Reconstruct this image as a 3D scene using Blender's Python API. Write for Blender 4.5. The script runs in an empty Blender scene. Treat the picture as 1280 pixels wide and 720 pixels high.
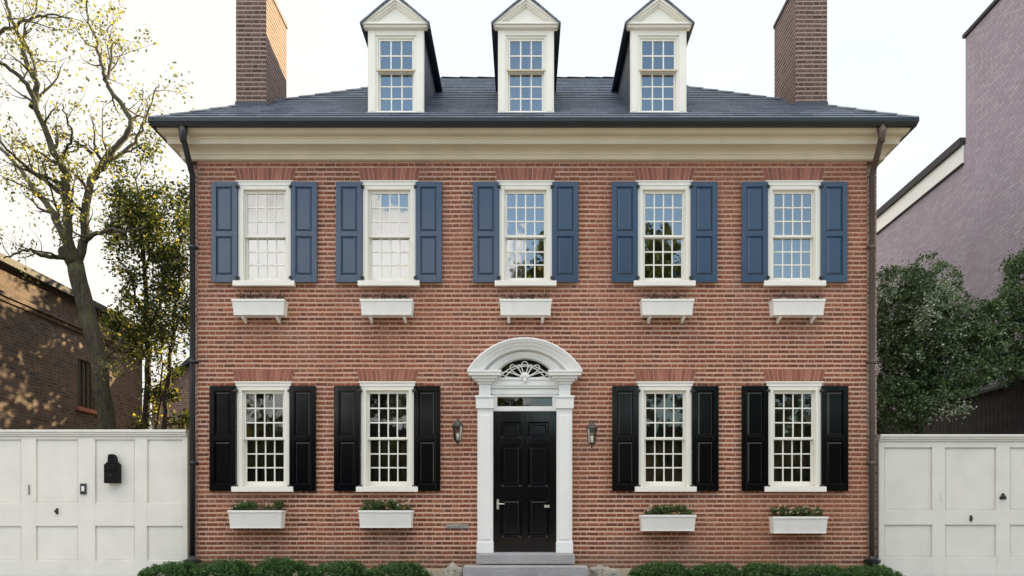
import bpy, math, random
import numpy as np
from mathutils import Vector, Matrix, noise as mnoise
R = math.radians
random.seed(7); np.random.seed(7)

# ------------------------------------------------------------------ camera
EYE, F = 0.86, 1050.0
scene = bpy.context.scene
cd = bpy.data.cameras.new('camera'); cam = bpy.data.objects.new('camera', cd)
scene.collection.objects.link(cam); scene.camera = cam
cam.location = (0, -12.5, EYE); cam.rotation_euler = (R(90), 0, 0)
cd.sensor_width = 36; cd.lens = 36 * F / 1280
cd.shift_x = -16 / 1280; cd.shift_y = 290 / 1280
cd.clip_start = 0.1; cd.clip_end = 3000

# ------------------------------------------------------------------ light
SUN = Vector((0.60, 0.80, 0)).normalized(); EL = R(11.5)
SUN = Vector((SUN.x * math.cos(EL), SUN.y * math.cos(EL), math.sin(EL)))
sl = bpy.data.lights.new('sun', 'SUN'); sl.energy = 4.6; sl.angle = R(0.6); sl.color = (1, 0.76, 0.42)
so = bpy.data.objects.new('sun', sl); scene.collection.objects.link(so)
so.rotation_euler = SUN.to_track_quat('Z', 'Y').to_euler()
scene.view_settings.view_transform = 'Standard'
scene.view_settings.look = 'None'
scene.view_settings.exposure = 1.85
scene.view_settings.gamma = 1.0

world = bpy.data.worlds.new('World'); scene.world = world; world.use_nodes = True
nt = world.node_tree; nt.nodes.clear()
out = nt.nodes.new('ShaderNodeOutputWorld'); bg = nt.nodes.new('ShaderNodeBackground')
sky = nt.nodes.new('ShaderNodeTexSky'); sky.sky_type = 'NISHITA'; sky.sun_disc = False
sky.sun_elevation = EL; sky.sun_rotation = math.atan2(SUN.x, SUN.y)
sky.air_density = 1.0; sky.dust_density = 1.2; sky.ozone_density = 1.0
tc = nt.nodes.new('ShaderNodeTexCoord'); sp = nt.nodes.new('ShaderNodeSeparateXYZ')
nt.links.new(tc.outputs['Generated'], sp.inputs[0])
nz = nt.nodes.new('ShaderNodeTexNoise'); nz.inputs['Scale'].default_value = 2.2; nz.inputs['Detail'].default_value = 6
mp = nt.nodes.new('ShaderNodeMapping'); mp.inputs['Scale'].default_value = (1, 1, 2.6)
nt.links.new(tc.outputs['Generated'], mp.inputs[0]); nt.links.new(mp.outputs[0], nz.inputs['Vector'])
# a cloud veil, brightened on the unseen street side to light the facade, with one blue opening there
def wmath(op, a, b=0.0, c=0.0, cl=False):
    x = nt.nodes.new('ShaderNodeMath'); x.operation = op; x.use_clamp = cl
    for k, q_ in enumerate((a, b, c)):
        if isinstance(q_, (int, float)): x.inputs[k].default_value = q_
        else: nt.links.new(q_, x.inputs[k])
    return x.outputs[0]
def wrange(v, a, b):
    x = nt.nodes.new('ShaderNodeMapRange'); x.interpolation_type = 'SMOOTHSTEP'; nt.links.new(v, x.inputs[0])
    x.inputs[1].default_value = a; x.inputs[2].default_value = b; return x.outputs[0]
def wmix(f, a, b):
    x = nt.nodes.new('ShaderNodeMix'); x.data_type = 'RGBA'; nt.links.new(f, x.inputs[0])
    for k, q_ in ((6, a), (7, b)):
        if isinstance(q_, tuple): x.inputs[k].default_value = (*q_, 1)
        else: nt.links.new(q_, x.inputs[k])
    return x.outputs[2]
nd = wmath('SUBTRACT', nz.outputs[0], 0.5)
xw = wmath('MULTIPLY_ADD', nd, 0.10, wmath('MULTIPLY_ADD', wmath('MAXIMUM', wmath('SUBTRACT', sp.outputs[2], 0.318), 0.0), 6.0, sp.outputs[0])); zw = wmath('MULTIPLY_ADD', nd, 0.3, sp.outputs[2])
clear = wmath('MULTIPLY', wmath('MULTIPLY', wrange(xw, -0.01, 0.025), wmath('SUBTRACT', 1.0, wrange(zw, 0.58, 0.72))), wmath('SUBTRACT', 1.0, wrange(sp.outputs[1], -0.55, -0.25)))
back = wmix(wrange(sp.outputs[0], -0.55, 0.35), (1.95, 1.90, 1.79), (1.78, 1.85, 1.92))
front = wmix(wrange(sp.outputs[2], 0.05, 0.75), (1.9, 1.78, 1.62), (5.3, 4.95, 4.5))
veil = wmix(wrange(sp.outputs[1], -0.20, 0.30), front, back)
veil = wmix(wmath('MULTIPLY', wrange(nz.outputs[0], 0.46, 0.66), 0.13), veil, (1.25, 1.42, 1.65))
veil = wmix(wmath('MULTIPLY', wrange(nz.outputs[0], 0.50, 0.8), 0.15), veil, sky.outputs[0])
bank = wmath('MULTIPLY', wmath('MULTIPLY', wmath('SUBTRACT', 1.0, wrange(xw, -0.01, 0.025)), wmath('SUBTRACT', 1.0, wrange(sp.outputs[1], -0.75, -0.45))), wmath('SUBTRACT', 1.0, wrange(sp.outputs[2], 0.29, 0.40)))  # unseen bright cloud bank added for the left upper windows to reflect
veil = wmix(bank, veil, (6.2, 6.1, 5.9))
nt.links.new(wmix(clear, veil, sky.outputs[0]), bg.inputs[0]); bg.inputs[1].default_value = 0.15
nt.links.new(bg.outputs[0], out.inputs[0])

# ------------------------------------------------------------------ helpers
def wx(px, Z=12.5): return (px - 656) * Z / F
def wz(py, Z=12.5): return EYE + (650 - py) * Z / F
def P(px, py, Z): return Vector((wx(px, Z), Z - 12.5, wz(py, Z)))

class MB:
    def __init__(s): s.v = []; s.f = []; s.sm = []
    def face(s, pts, smooth=False):
        n = len(s.v); s.v += [tuple(p) for p in pts]; s.f.append(tuple(range(n, n + len(pts)))); s.sm.append(smooth)
    def mesh(s, pts, faces, smooth=False):
        n = len(s.v); s.v += [tuple(p) for p in pts]
        for f in faces: s.f.append(tuple(n + i for i in f)); s.sm.append(smooth)
    def box(s, x0, x1, y0, y1, z0, z1, M=None):
        p = [Vector(q) for q in ((x0,y0,z0),(x1,y0,z0),(x1,y1,z0),(x0,y1,z0),(x0,y0,z1),(x1,y0,z1),(x1,y1,z1),(x0,y1,z1))]
        if M: p = [M @ q for q in p]
        s.mesh(p, ((0,3,2,1),(4,5,6,7),(0,1,5,4),(1,2,6,5),(2,3,7,6),(3,0,4,7)))
    def frustum(s, x0, x1, z0, z1, yb, yf, inset):   # raised field facing -y
        i = inset
        p = [(x0,yb,z0),(x1,yb,z0),(x1,yb,z1),(x0,yb,z1),(x0+i,yf,z0+i),(x1-i,yf,z0+i),(x1-i,yf,z1-i),(x0+i,yf,z1-i)]
        s.mesh(p, ((4,5,6,7),(0,1,5,4),(1,2,6,5),(2,3,7,6),(3,0,4,7)))
    def prism_y(s, poly, y0, y1):   # polygon in xz, counter-clockwise seen from -y
        n = len(poly); p = [(x,y0,z) for x,z in poly] + [(x,y1,z) for x,z in poly]
        s.mesh(p, [tuple(range(n)), tuple(range(2*n-1, n-1, -1))] + [(i, i+n, (i+1)%n+n, (i+1)%n) for i in range(n)])
    def prism_x(s, poly, x0, x1):   # polygon in yz
        n = len(poly); p = [(x0,y,z) for y,z in poly] + [(x1,y,z) for y,z in poly]
        s.mesh(p, [tuple(range(n)), tuple(range(2*n-1, n-1, -1))] + [(i, i+n, (i+1)%n+n, (i+1)%n) for i in range(n)])
    def tube(s, pts, rad, seg=8, caps=True):
        pts = [Vector(p) for p in pts]
        if not hasattr(rad, '__len__'): rad = [rad]*len(pts)
        n0 = len(s.v); up = Vector((0.3,0.2,1)).normalized()
        for i, p in enumerate(pts):
            d = (pts[min(i+1,len(pts)-1)] - pts[max(i-1,0)])
            d = d.normalized() if d.length > 1e-9 else Vector((0,0,1))
            a = d.cross(up)
            if a.length < 0.05: a = d.cross(Vector((1,0,0)))
            a.normalize(); b = a.cross(d); up = b
            for k in range(seg):
                t = 2*math.pi*k/seg
                s.v.append(tuple(p + (a*math.cos(t) + b*math.sin(t))*rad[i]))
        for i in range(len(pts)-1):
            for k in range(seg):
                k2 = (k+1)%seg
                s.f.append((n0+i*seg+k, n0+(i+1)*seg+k, n0+(i+1)*seg+k2, n0+i*seg+k2)); s.sm.append(True)
        if caps:
            s.f.append(tuple(n0+k for k in range(seg))); s.sm.append(False)
            s.f.append(tuple(n0+(len(pts)-1)*seg+k for k in reversed(range(seg)))); s.sm.append(False)
    def lathe(s, prof, seg=16, c=(0,0,0), smooth=True):
        n0 = len(s.v)
        for r, z in prof:
            for k in range(seg):
                t = 2*math.pi*k/seg; s.v.append((c[0]+r*math.cos(t), c[1]+r*math.sin(t), c[2]+z))
        for i in range(len(prof)-1):
            for k in range(seg):
                k2=(k+1)%seg; s.f.append((n0+i*seg+k, n0+i*seg+k2, n0+(i+1)*seg+k2, n0+(i+1)*seg+k)); s.sm.append(smooth)
    def build(s, name, mat, parent=None, loc=(0,0,0), bevel=0):
        me = bpy.data.meshes.new(name); me.from_pydata(s.v, [], s.f)
        me.polygons.foreach_set('use_smooth', s.sm); me.update()
        me.materials.append(mat)
        return link(name, me, parent, loc, bevel)

def link(name, me, parent=None, loc=(0,0,0), bevel=0):
    o = bpy.data.objects.new(name, me); scene.collection.objects.link(o); o.location = loc
    if parent: o.parent = parent
    if bevel:
        b = o.modifiers.new('bevel', 'BEVEL'); b.width = bevel; b.segments = 2; b.limit_method = 'ANGLE'; b.angle_limit = R(40)
        b.harden_normals = False
    return o
def tag(o, label, cat, group=None):
    o['label'] = label; o['category'] = cat
    if group: o['group'] = group
    return o
def empty(name, loc, label, cat, group=None):
    o = bpy.data.objects.new(name, None); scene.collection.objects.link(o); o.location = loc
    return tag(o, label, cat, group)
def copy_tree(o, parent=None):
    c = o.copy(); scene.collection.objects.link(c)
    if parent: c.parent = parent
    for ch in o.children: copy_tree(ch, c)
    return c

# ------------------------------------------------------------------ materials
class N:
    def __init__(s, name):
        s.m = bpy.data.materials.new(name); s.m.use_nodes = True; s.t = s.m.node_tree
        s.b = s.t.nodes['Principled BSDF']; s.o = s.t.nodes['Material Output']
    def n(s, typ, **k):
        x = s.t.nodes.new('ShaderNode' + typ)
        for a, v in k.items(): setattr(x, a, v)
        return x
    def L(s, a, b): s.t.links.new(a, b)
    def val(s, inp, v):
        if isinstance(v, (int, float)): inp.default_value = v
        elif isinstance(v, (tuple, list)): inp.default_value = (*v, 1) if len(v) == 3 and inp.type == 'RGBA' else v
        else: s.L(v, inp)
    def math(s, op, a, b=0.0, c=0.0, clamp=False):
        x = s.n('Math', operation=op, use_clamp=clamp); s.val(x.inputs[0], a); s.val(x.inputs[1], b); s.val(x.inputs[2], c)
        return x.outputs[0]
    def noise(s, vec, scale, detail=4, rough=0.55):
        x = s.n('TexNoise'); x.inputs['Scale'].default_value = scale; x.inputs['Detail'].default_value = detail
        x.inputs['Roughness'].default_value = rough
        if vec is not None: s.L(vec, x.inputs['Vector'])
        return x.outputs['Fac']
    def mix(s, f, a, b, mode='MIX'):
        x = s.n('Mix', data_type='RGBA', blend_type=mode); s.val(x.inputs[0], f); s.val(x.inputs[6], a); s.val(x.inputs[7], b)
        return x.outputs[2]
    def rng(s, v, a, b, c, d, smooth=False):
        x = s.n('MapRange'); s.val(x.inputs[0], v)
        if smooth: x.interpolation_type = 'SMOOTHSTEP'
        for i, q in enumerate((a,b,c,d)): x.inputs[1+i].default_value = q
        return x.outputs[0]
    def ramp(s, v, stops, const=False):
        x = s.n('ValToRGB'); s.L(v, x.inputs[0]); r = x.color_ramp
        if const: r.interpolation = 'CONSTANT'
        while len(r.elements) < len(stops): r.elements.new(0.5)
        for e, (p, c) in zip(r.elements, stops): e.position = p; e.color = (*c, 1)
        return x.outputs[0]
    def bump(s, h, dist, strength=1.0, normal=None):
        x = s.n('Bump'); x.inputs['Distance'].default_value = dist; x.inputs['Strength'].default_value = strength
        s.L(h, x.inputs['Height'])
        if normal is not None: s.L(normal, x.inputs['Normal'])
        s.L(x.outputs[0], s.b.inputs['Normal']); return x.outputs[0]
    def coord(s, which='Object'): return s.n('TexCoord').outputs[which]

def paint(name, col, rough=0.45, grime=0.12, bump=0.0006, coat=0, gcol=None, streak=0.0):
    q = N(name); v = q.coord(); n1 = q.noise(v, 2.3, 5); n2 = q.noise(v, 34, 3)
    g = gcol or tuple(c*0.72 for c in col)
    f = q.rng(n1, 0.42, 0.75, 0, grime*2.2)
    c = q.mix(f, col, g)
    if streak:
        mpn = q.n('Mapping'); q.L(v, mpn.inputs[0]); mpn.inputs['Scale'].default_value = (14, 14, 0.8)
        s_ = q.noise(mpn.outputs[0], 1.0, 4)
        c = q.mix(q.rng(s_, 0.52, 0.8, 0, streak), c, tuple(x*0.6 for x in col))
    q.val(q.b.inputs['Base Color'], c)
    if bump: q.val(q.b.inputs['Roughness'], q.rng(n2, 0.3, 0.7, rough-0.06, rough+0.1))
    else: q.val(q.b.inputs['Roughness'], q.rng(n1, 0.3, 0.7, rough-0.02, rough+0.04))
    if coat: q.b.inputs['Coat Weight'].default_value = coat; q.b.inputs['Coat Roughness'].default_value = 0.08
    if bump: q.bump(n2, bump*3)
    return q.m

def masonry(name, stops, mortar, S=0.225, H=0.1125, h=0.070, m=0.011, dist=0.007, rough=0.85, weather=0.25,
            wcol=(0.10,0.07,0.055), jitter=0.004, sides=True, mid=0.0, spots=0.0, bed=None, headf=1.0, splash=None):
    q = N(name); v = q.coord(); s3 = q.n('SeparateXYZ'); q.L(v, s3.inputs[0])
    nrm = q.n('SeparateXYZ'); q.L(q.n('NewGeometry').outputs['True Normal'], nrm.inputs[0])
    side = q.math('GREATER_THAN', q.math('ABSOLUTE', nrm.outputs[0]), q.math('ABSOLUTE', nrm.outputs[1]))
    mu = q.n('Mix', data_type='FLOAT'); q.L(side, mu.inputs[0]); q.L(s3.outputs[0], mu.inputs[2]); q.L(s3.outputs[1], mu.inputs[3])
    wob = q.noise(v, 3.0, 2)
    u = q.math('MULTIPLY_ADD', wob, 0.010, mu.outputs[0])
    z = q.math('MULTIPLY_ADD', wob, 0.012, s3.outputs[2])
    row = q.math('FLOOR', q.math('DIVIDE', z, h))
    vf = q.math('SUBTRACT', z, q.math('MULTIPLY', row, h))
    Pd = S + H
    odd = q.math('SUBTRACT', row, q.math('MULTIPLY', q.math('FLOOR', q.math('DIVIDE', row, 2)), 2))
    # uneven joints: each course slides a little
    wn0 = q.n('TexWhiteNoise', noise_dimensions='1D'); q.L(row, wn0.inputs['W'])
    uu = q.math('ADD', q.math('MULTIPLY_ADD', odd, Pd/2 if H else S/2, u), q.math('MULTIPLY', wn0.outputs[0], 0.03))
    cell = q.math('FLOOR', q.math('DIVIDE', uu, Pd))
    uf = q.math('SUBTRACT', uu, q.math('MULTIPLY', cell, Pd))
    isH = q.math('GREATER_THAN', uf, S) if H else q.math('MULTIPLY', uf, 0)
    loc = q.math('SUBTRACT', uf, q.math('MULTIPLY', isH, S))
    ln = q.math('MULTIPLY_ADD', isH, H - S, S)
    dh = q.math('MINIMUM', loc, q.math('SUBTRACT', ln, loc)); dv = q.math('MINIMUM', vf, q.math('SUBTRACT', h, vf))
    d = q.math('MINIMUM', q.math('MULTIPLY', dh, headf), q.math('MULTIPLY', dv, m/(bed or m)))
    fine = q.noise(v, 60, 3)
    dj = q.math('ADD', d, q.math('MULTIPLY', q.math('SUBTRACT', fine, 0.5), jitter))
    br = q.rng(dj, m*0.38, m*0.68, 0, 1, True)
    cb = q.n('CombineXYZ'); q.L(q.math('MULTIPLY_ADD', cell, 2, isH), cb.inputs[0]); q.L(row, cb.inputs[1])
    wn = q.n('TexWhiteNoise', noise_dimensions='3D'); q.L(cb.outputs[0], wn.inputs['Vector'])
    bc = q.ramp(wn.outputs['Value'], stops)
    blot = q.noise(v, 18, 4)
    bc = q.mix(q.rng(blot, 0.35, 0.75, 0, 0.5), bc, tuple(c*0.62 for c in stops[len(stops)//2][1]))
    mc = q.mix(q.rng(fine, 0.3, 0.7, 0, 0.6), mortar, tuple(c*0.7 for c in mortar))
    c = q.mix(br, mc, bc)
    big = q.noise(v, 0.7, 6, 0.62)
    c = q.mix(q.rng(big, 0.45, 0.72, 0, weather), c, wcol)
    if spots:
        pale = q.noise(v, 1.3, 5, 0.7)
        c = q.mix(q.rng(pale, 0.50, 0.72, 0, spots), c, (0.62, 0.50, 0.42))
    if splash:
        ms_ = q.n('Mapping'); q.L(v, ms_.inputs[0]); ms_.inputs['Scale'].default_value = (2.6, 2.6, 0.35)
        stk = q.noise(ms_.outputs[0], 1.0, 6, 0.65)
        c = q.mix(q.rng(stk, 0.52, 0.75, 0, 0.35), c, tuple(x*0.8 for x in wcol))
        c = q.mix(q.rng(q.noise(v, 0.45, 3), 0.45, 0.7, 0, 0.35), c, (0.42,0.16,0.085))
        upper_tone = q.math('MULTIPLY', q.rng(s3.outputs[2], 2.2, 4.6, 0.15, 1.0), q.rng(q.noise(v, 1.7, 6, 0.7), 0.3, 0.65, 0.05, 0.40))  # mottled brown tint, stronger higher up the wall
        c = q.mix(upper_tone, c, (0.25,0.115,0.085))
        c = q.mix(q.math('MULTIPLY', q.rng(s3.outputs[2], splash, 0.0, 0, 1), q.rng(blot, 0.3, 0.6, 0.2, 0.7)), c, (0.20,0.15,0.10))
    q.L(c, q.b.inputs['Base Color']); q.b.inputs['Roughness'].default_value = rough
    q.b.inputs['Specular IOR Level'].default_value = 0.3
    hgt = q.math('ADD', q.math('ADD', br, q.math('MULTIPLY', fine, 0.30)), q.math('MULTIPLY', wn.outputs['Value'], 0.35))
    q.bump(hgt, dist)
    return q.m

M = {}
M['brick'] = masonry('red_brick', [(0,(0.085,0.028,0.022)),(0.12,(0.135,0.040,0.026)),(0.45,(0.205,0.055,0.030)),(0.75,(0.29,0.083,0.041)),(0.92,(0.38,0.135,0.070)),(1,(0.15,0.06,0.048))],
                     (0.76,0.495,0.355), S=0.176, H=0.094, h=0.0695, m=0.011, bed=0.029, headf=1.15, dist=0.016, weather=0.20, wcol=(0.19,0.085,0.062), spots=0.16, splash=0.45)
M['chimney'] = masonry('chimney_brick', [(0,(0.060,0.034,0.033)),(0.4,(0.105,0.056,0.052)),(0.8,(0.155,0.086,0.076)),(1,(0.12,0.076,0.074))], (0.36,0.28,0.24), S=0.160, H=0.088, h=0.0695, bed=0.024, headf=1.4, weather=0.25)
M['side'] = masonry('side_brick', [(0,(0.18,0.12,0.10)),(0.5,(0.30,0.19,0.16)),(1,(0.38,0.27,0.24))], (0.50,0.44,0.40), S=0.186, H=0.100, h=0.0695, bed=0.016, weather=0.25)
M['dark_brick'] = masonry('old_brown_brick', [(0,(0.055,0.040,0.034)),(0.4,(0.095,0.064,0.052)),(0.8,(0.14,0.088,0.066)),(1,(0.12,0.09,0.08))], (0.19,0.16,0.14), weather=0.3, wcol=(0.05,0.04,0.035))
M['mauve'] = masonry('mauve_painted_brick', [(0,(0.36,0.315,0.37)),(0.5,(0.41,0.36,0.42)),(1,(0.46,0.41,0.47))], (0.34,0.30,0.355), dist=0.007, weather=0.25, wcol=(0.22,0.18,0.21), rough=0.8)
M['slate'] = masonry('roof_slate', [(0,(0.072,0.093,0.132)),(0.4,(0.108,0.136,0.184)),(0.8,(0.148,0.178,0.23)),(1,(0.12,0.132,0.155))], (0.02,0.022,0.028), S=0.28, H=0, h=0.112, m=0.006, dist=0.006, rough=0.55, weather=0.25, wcol=(0.05,0.05,0.05), jitter=0.002)
def isl(name, stops, rough=0.85):
    q = N(name); g = q.n('NewGeometry'); v = q.coord()
    c = q.ramp(g.outputs['Random Per Island'], stops); c = q.mix(q.rng(q.noise(v, 25), 0.35, 0.7, 0, 0.4), c, tuple(x*0.6 for x in stops[0][1]))
    q.L(c, q.b.inputs['Base Color']); q.b.inputs['Roughness'].default_value = rough; q.bump(q.noise(v, 70, 3), 0.004); return q.m
M['arch'] = isl('arch_brick', [(0,(0.24,0.085,0.058)),(0.5,(0.34,0.122,0.082)),(1,(0.44,0.185,0.125))])
M['mortar'] = paint('mortar', (0.56,0.38,0.29), 0.9, 0.3, 0.002)
M['trim'] = paint('white_trim', (0.84,0.815,0.74), 0.42, 0.10, streak=0.10)
M['trimw'] = paint('door_trim', (0.82,0.82,0.80), 0.42, 0.08, streak=0.10)
M['cornice'] = paint('cream_cornice', (0.61,0.53,0.385), 0.5, 0.15, streak=0.10)
M['box'] = paint('box_white', (0.84,0.83,0.79), 0.45, 0.12, streak=0.15)
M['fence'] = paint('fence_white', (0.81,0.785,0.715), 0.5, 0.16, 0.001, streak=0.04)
M['fence_shaded'] = paint('fence_white_shaded', (0.69,0.675,0.62), 0.5, 0.16, 0.001, streak=0.05)  # the fence white darkened: the right side's duller light put into the colour
M['shut_blue'] = paint('blue_shutter', (0.022,0.052,0.106), 0.35, 0.25, 0.0006, coat=0.25, gcol=(0.050,0.072,0.115), streak=0.25)
M['shut_black'] = paint('black_shutter', (0.0016,0.0019,0.0036), 0.13, 0.2, 0, coat=0.0)
M['door'] = paint('black_gloss_door', (0.0020,0.0023,0.005), 0.12, 0.1, 0, coat=0.10)
M['shut_black'].node_tree.nodes['Principled BSDF'].inputs['Specular IOR Level'].default_value = 0.36
M['door'].node_tree.nodes['Principled BSDF'].inputs['Specular IOR Level'].default_value = 0.4
M['gutter'] = paint('black_metal', (0.012,0.014,0.018), 0.35, 0.2)
M['blackbox'] = paint('matt_black_metal', (0.006,0.006,0.007), 0.55, 0.2, 0.0003)
M['blackbox'].node_tree.nodes['Principled BSDF'].inputs['Specular IOR Level'].default_value = 0.15
M['brown_metal'] = paint('brown_metal', (0.085,0.060,0.048), 0.45, 0.3)
M['iron'] = paint('dark_iron', (0.03,0.03,0.028), 0.5, 0.3)
M['bronze'] = paint('weathered_bronze', (0.05,0.05,0.040), 0.5, 0.4)
M['cheek'] = paint('dormer_cheek', (0.050,0.060,0.085), 0.6, 0.3)
M['stone'] = paint('step_stone', (0.36,0.36,0.37), 0.7, 0.35, 0.004, streak=0.2)
M['rock'] = paint('rough_stone', (0.36,0.34,0.30), 0.85, 0.5, 0.01)
M['curtain'] = paint('white_curtain', (0.86,0.86,0.84), 0.9, 0.05, 0)
M['drape'] = paint('dark_drape', (0.11,0.10,0.062), 0.9, 0.3, 0)
M['room'] = paint('room_dark', (0.03,0.028,0.025), 0.9, 0.1, 0)
M['pale'] = paint('pale_stucco', (0.55,0.47,0.34), 0.85, 0.3, 0.003)
M['rooftar'] = paint('roof_dark', (0.035,0.034,0.036), 0.7, 0.3)
M['soil'] = paint('soil', (0.05,0.035,0.022), 0.95, 0.4, 0.01)
def metal(name, col, rough):
    q = N(name); q.b.inputs['Base Color'].default_value = (*col,1); q.b.inputs['Metallic'].default_value = 1
    q.val(q.b.inputs['Roughness'], q.rng(q.noise(q.coord(), 40), 0.3, 0.7, rough, rough+0.15)); return q.m
M['nickel'] = metal('bright_nickel', (0.78,0.76,0.70), 0.28)

def glass(name, refl, tint=(0.80,0.84,0.86)):
    q = N(name); q.t.nodes.remove(q.b)
    tr = q.n('BsdfTransparent'); tr.inputs[0].default_value = (*tint, 1)
    gl = q.n('BsdfGlossy'); gl.inputs['Roughness'].default_value = 0.02
    bp = q.n('Bump'); bp.inputs['Distance'].default_value = 0.004; bp.inputs['Strength'].default_value = 0.35
    q.L(q.noise(q.coord(), 3.2, 2), bp.inputs['Height']); q.L(bp.outputs[0], gl.inputs['Normal'])
    fr = q.n('Fresnel'); fr.inputs['IOR'].default_value = refl
    ms = q.n('MixShader'); q.L(fr.outputs[0], ms.inputs[0]); q.L(tr.outputs[0], ms.inputs[1]); q.L(gl.outputs[0], ms.inputs[2])
    q.L(ms.outputs[0], q.o.inputs[0]); return q.m
M['glass'] = glass('old_window_glass', 3.3)
M['glass_low'] = glass('window_glass', 1.75)
M['lens'] = glass('lantern_glass', 2.2, (0.9,0.92,0.9))
def leafm(name, stops, trans=0.45, rough=0.5, spec=0.3):
    q = N(name); g = q.n('NewGeometry'); v = q.coord('Object')
    c = q.ramp(g.outputs['Random Per Island'], stops)
    q.L(c, q.b.inputs['Base Color']); q.b.inputs['Roughness'].default_value = rough; q.b.inputs['Specular IOR Level'].default_value = spec
    if trans:
        tr = q.n('BsdfTranslucent'); q.L(q.mix(1.0, c, (1.6,1.5,0.7), 'MULTIPLY'), tr.inputs[0])
        ms = q.n('MixShader'); ms.inputs[0].default_value = trans; q.L(q.b.outputs[0], ms.inputs[1]); q.L(tr.outputs[0], ms.inputs[2])
        q.L(ms.outputs[0], q.o.inputs[0])
    return q.m
M['leaf_yellow'] = leafm('autumn_leaf', [(0,(0.05,0.062,0.022)),(0.4,(0.12,0.13,0.045)),(0.6,(0.26,0.26,0.10)),(0.82,(0.42,0.43,0.12)),(1,(0.22,0.19,0.08))], 0.42)
M['leaf_olive'] = leafm('olive_leaf', [(0,(0.016,0.026,0.010)),(0.6,(0.036,0.055,0.018)),(0.86,(0.08,0.10,0.032)),(0.95,(0.26,0.26,0.07)),(1,(0.46,0.42,0.11))], 0.5)
M['leaf_dark'] = leafm('evergreen_leaf', [(0,(0.018,0.032,0.014)),(0.5,(0.038,0.062,0.022)),(0.85,(0.07,0.10,0.035)),(1,(0.22,0.20,0.06))], 0.3)
M['leaf_holly'] = leafm('holly_leaf', [(0,(0.022,0.046,0.020)),(0.45,(0.052,0.100,0.036)),(0.8,(0.11,0.17,0.06)),(0.95,(0.15,0.21,0.10)),(1,(0.22,0.27,0.18))], 0.2, 0.35, 0.6)
M['leaf_glint_blossom'] = leafm('glint_and_blossom', [(0,(0.07,0.11,0.06)),(0.5,(0.20,0.26,0.18)),(1,(0.48,0.53,0.46))], 0.2, 0.5)  # sky glints of the dark crown as leaf colour; also the pale blossom
M['leaf_box'] = leafm('boxwood_leaf', [(0,(0.022,0.060,0.016)),(0.5,(0.048,0.125,0.028)),(1,(0.10,0.21,0.05))], 0.2, 0.4, 0.5)
M['leaf_plant'] = leafm('window_box_leaf', [(0,(0.03,0.06,0.02)),(0.5,(0.06,0.12,0.035)),(1,(0.13,0.19,0.06))], 0.25)
M['petal'] = leafm('pale_petal', [(0,(0.40,0.30,0.26)),(0.5,(0.60,0.45,0.42)),(1,(0.66,0.62,0.52))], 0.3)
M['dead'] = leafm('withered_leaf', [(0,(0.025,0.024,0.016)),(0.6,(0.055,0.048,0.032)),(1,(0.11,0.09,0.06))], 0.1)
def bark(name, col, moss=None):
    q = N(name); v = q.coord(); mpn = q.n('Mapping'); q.L(v, mpn.inputs[0]); mpn.inputs['Scale'].default_value = (16,16,2.6)
    n1 = q.noise(mpn.outputs[0], 1.8, 7, 0.75); c = q.ramp(n1, [(0.38, tuple(x*0.28 for x in col)), (0.62, tuple(x*1.3 for x in col))])
    if moss:
        c = q.mix(q.rng(q.noise(v, 3.4, 7, 0.7), 0.46, 0.56, 0, 0.7), c, moss)
    q.L(c, q.b.inputs['Base Color']); q.b.inputs['Roughness'].default_value = 0.9; q.bump(n1, 0.05); return q.m
M['bark'] = bark('mossy_bark', (0.105,0.085,0.062), (0.085,0.095,0.032))
M['bark2'] = bark('dark_bark', (0.07,0.052,0.038))

# ------------------------------------------------------------------ ground
def flat(name, x0, x1, y0, y1, z, mat, th=None):
    b = MB()
    if th: b.box(x0, x1, y0, y1, z-th, z)
    else: b.face([(x0,y0,z),(x1,y0,z),(x1,y1,z),(x0,y1,z)])
    o = b.build(name, mat); o['kind'] = 'structure'; return o
q = N('earth'); v = q.coord(); c = q.ramp(q.noise(v, 0.5, 6), [(0.3,(0.05,0.06,0.03)),(0.7,(0.12,0.11,0.07))]); q.L(c, q.b.inputs[0]); q.b.inputs['Roughness'].default_value = 0.95; q.bump(q.noise(v, 20, 4), 0.02)
flat('ground', -400, 400, -400, 400, -0.14, q.m)
q = N('asphalt'); v = q.coord(); c = q.ramp(q.noise(v, 90, 3), [(0.3,(0.035,0.035,0.037)),(0.7,(0.07,0.07,0.07))]); c = q.mix(q.rng(q.noise(v, 0.6, 5), 0.4, 0.7, 0, 0.5), c, (0.09,0.088,0.085)); q.L(c, q.b.inputs[0]); q.b.inputs['Roughness'].default_value = 0.8; q.bump(q.noise(v, 120, 2), 0.006)
flat('road', -80, 80, -22, -14.3, -0.13, q.m)
q = N('paving'); v = q.coord(); bt = q.n('TexBrick'); q.L(v, bt.inputs['Vector']); bt.inputs['Scale'].default_value = 1; bt.inputs['Brick Width'].default_value = 1.2; bt.inputs['Row Height'].default_value = 1.2; bt.offset = 0; bt.inputs['Mortar Size'].default_value = 0.008
bt.inputs['Color1'].default_value = (0.36,0.35,0.32,1); bt.inputs['Color2'].default_value = (0.42,0.40,0.37,1); bt.inputs['Mortar'].default_value = (0.1,0.1,0.09,1)
c = q.mix(q.rng(q.noise(v, 1.4, 6), 0.4, 0.7, 0, 0.5), bt.outputs[0], (0.22,0.21,0.19)); q.L(c, q.b.inputs[0]); q.b.inputs['Roughness'].default_value = 0.85
flat('pavement', -80, 80, -14.0, -1.1, 0.0, q.m, 0.2)
flat('far_pavement', -80, 80, -25, -22.3, 0.0, q.m, 0.2)
flat('kerb', -80, 80, -14.3, -14.003, 0.012, M['stone'], 0.2)
flat('far_kerb', -80, 80, -22.297, -22.0, 0.012, M['stone'], 0.2)
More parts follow.
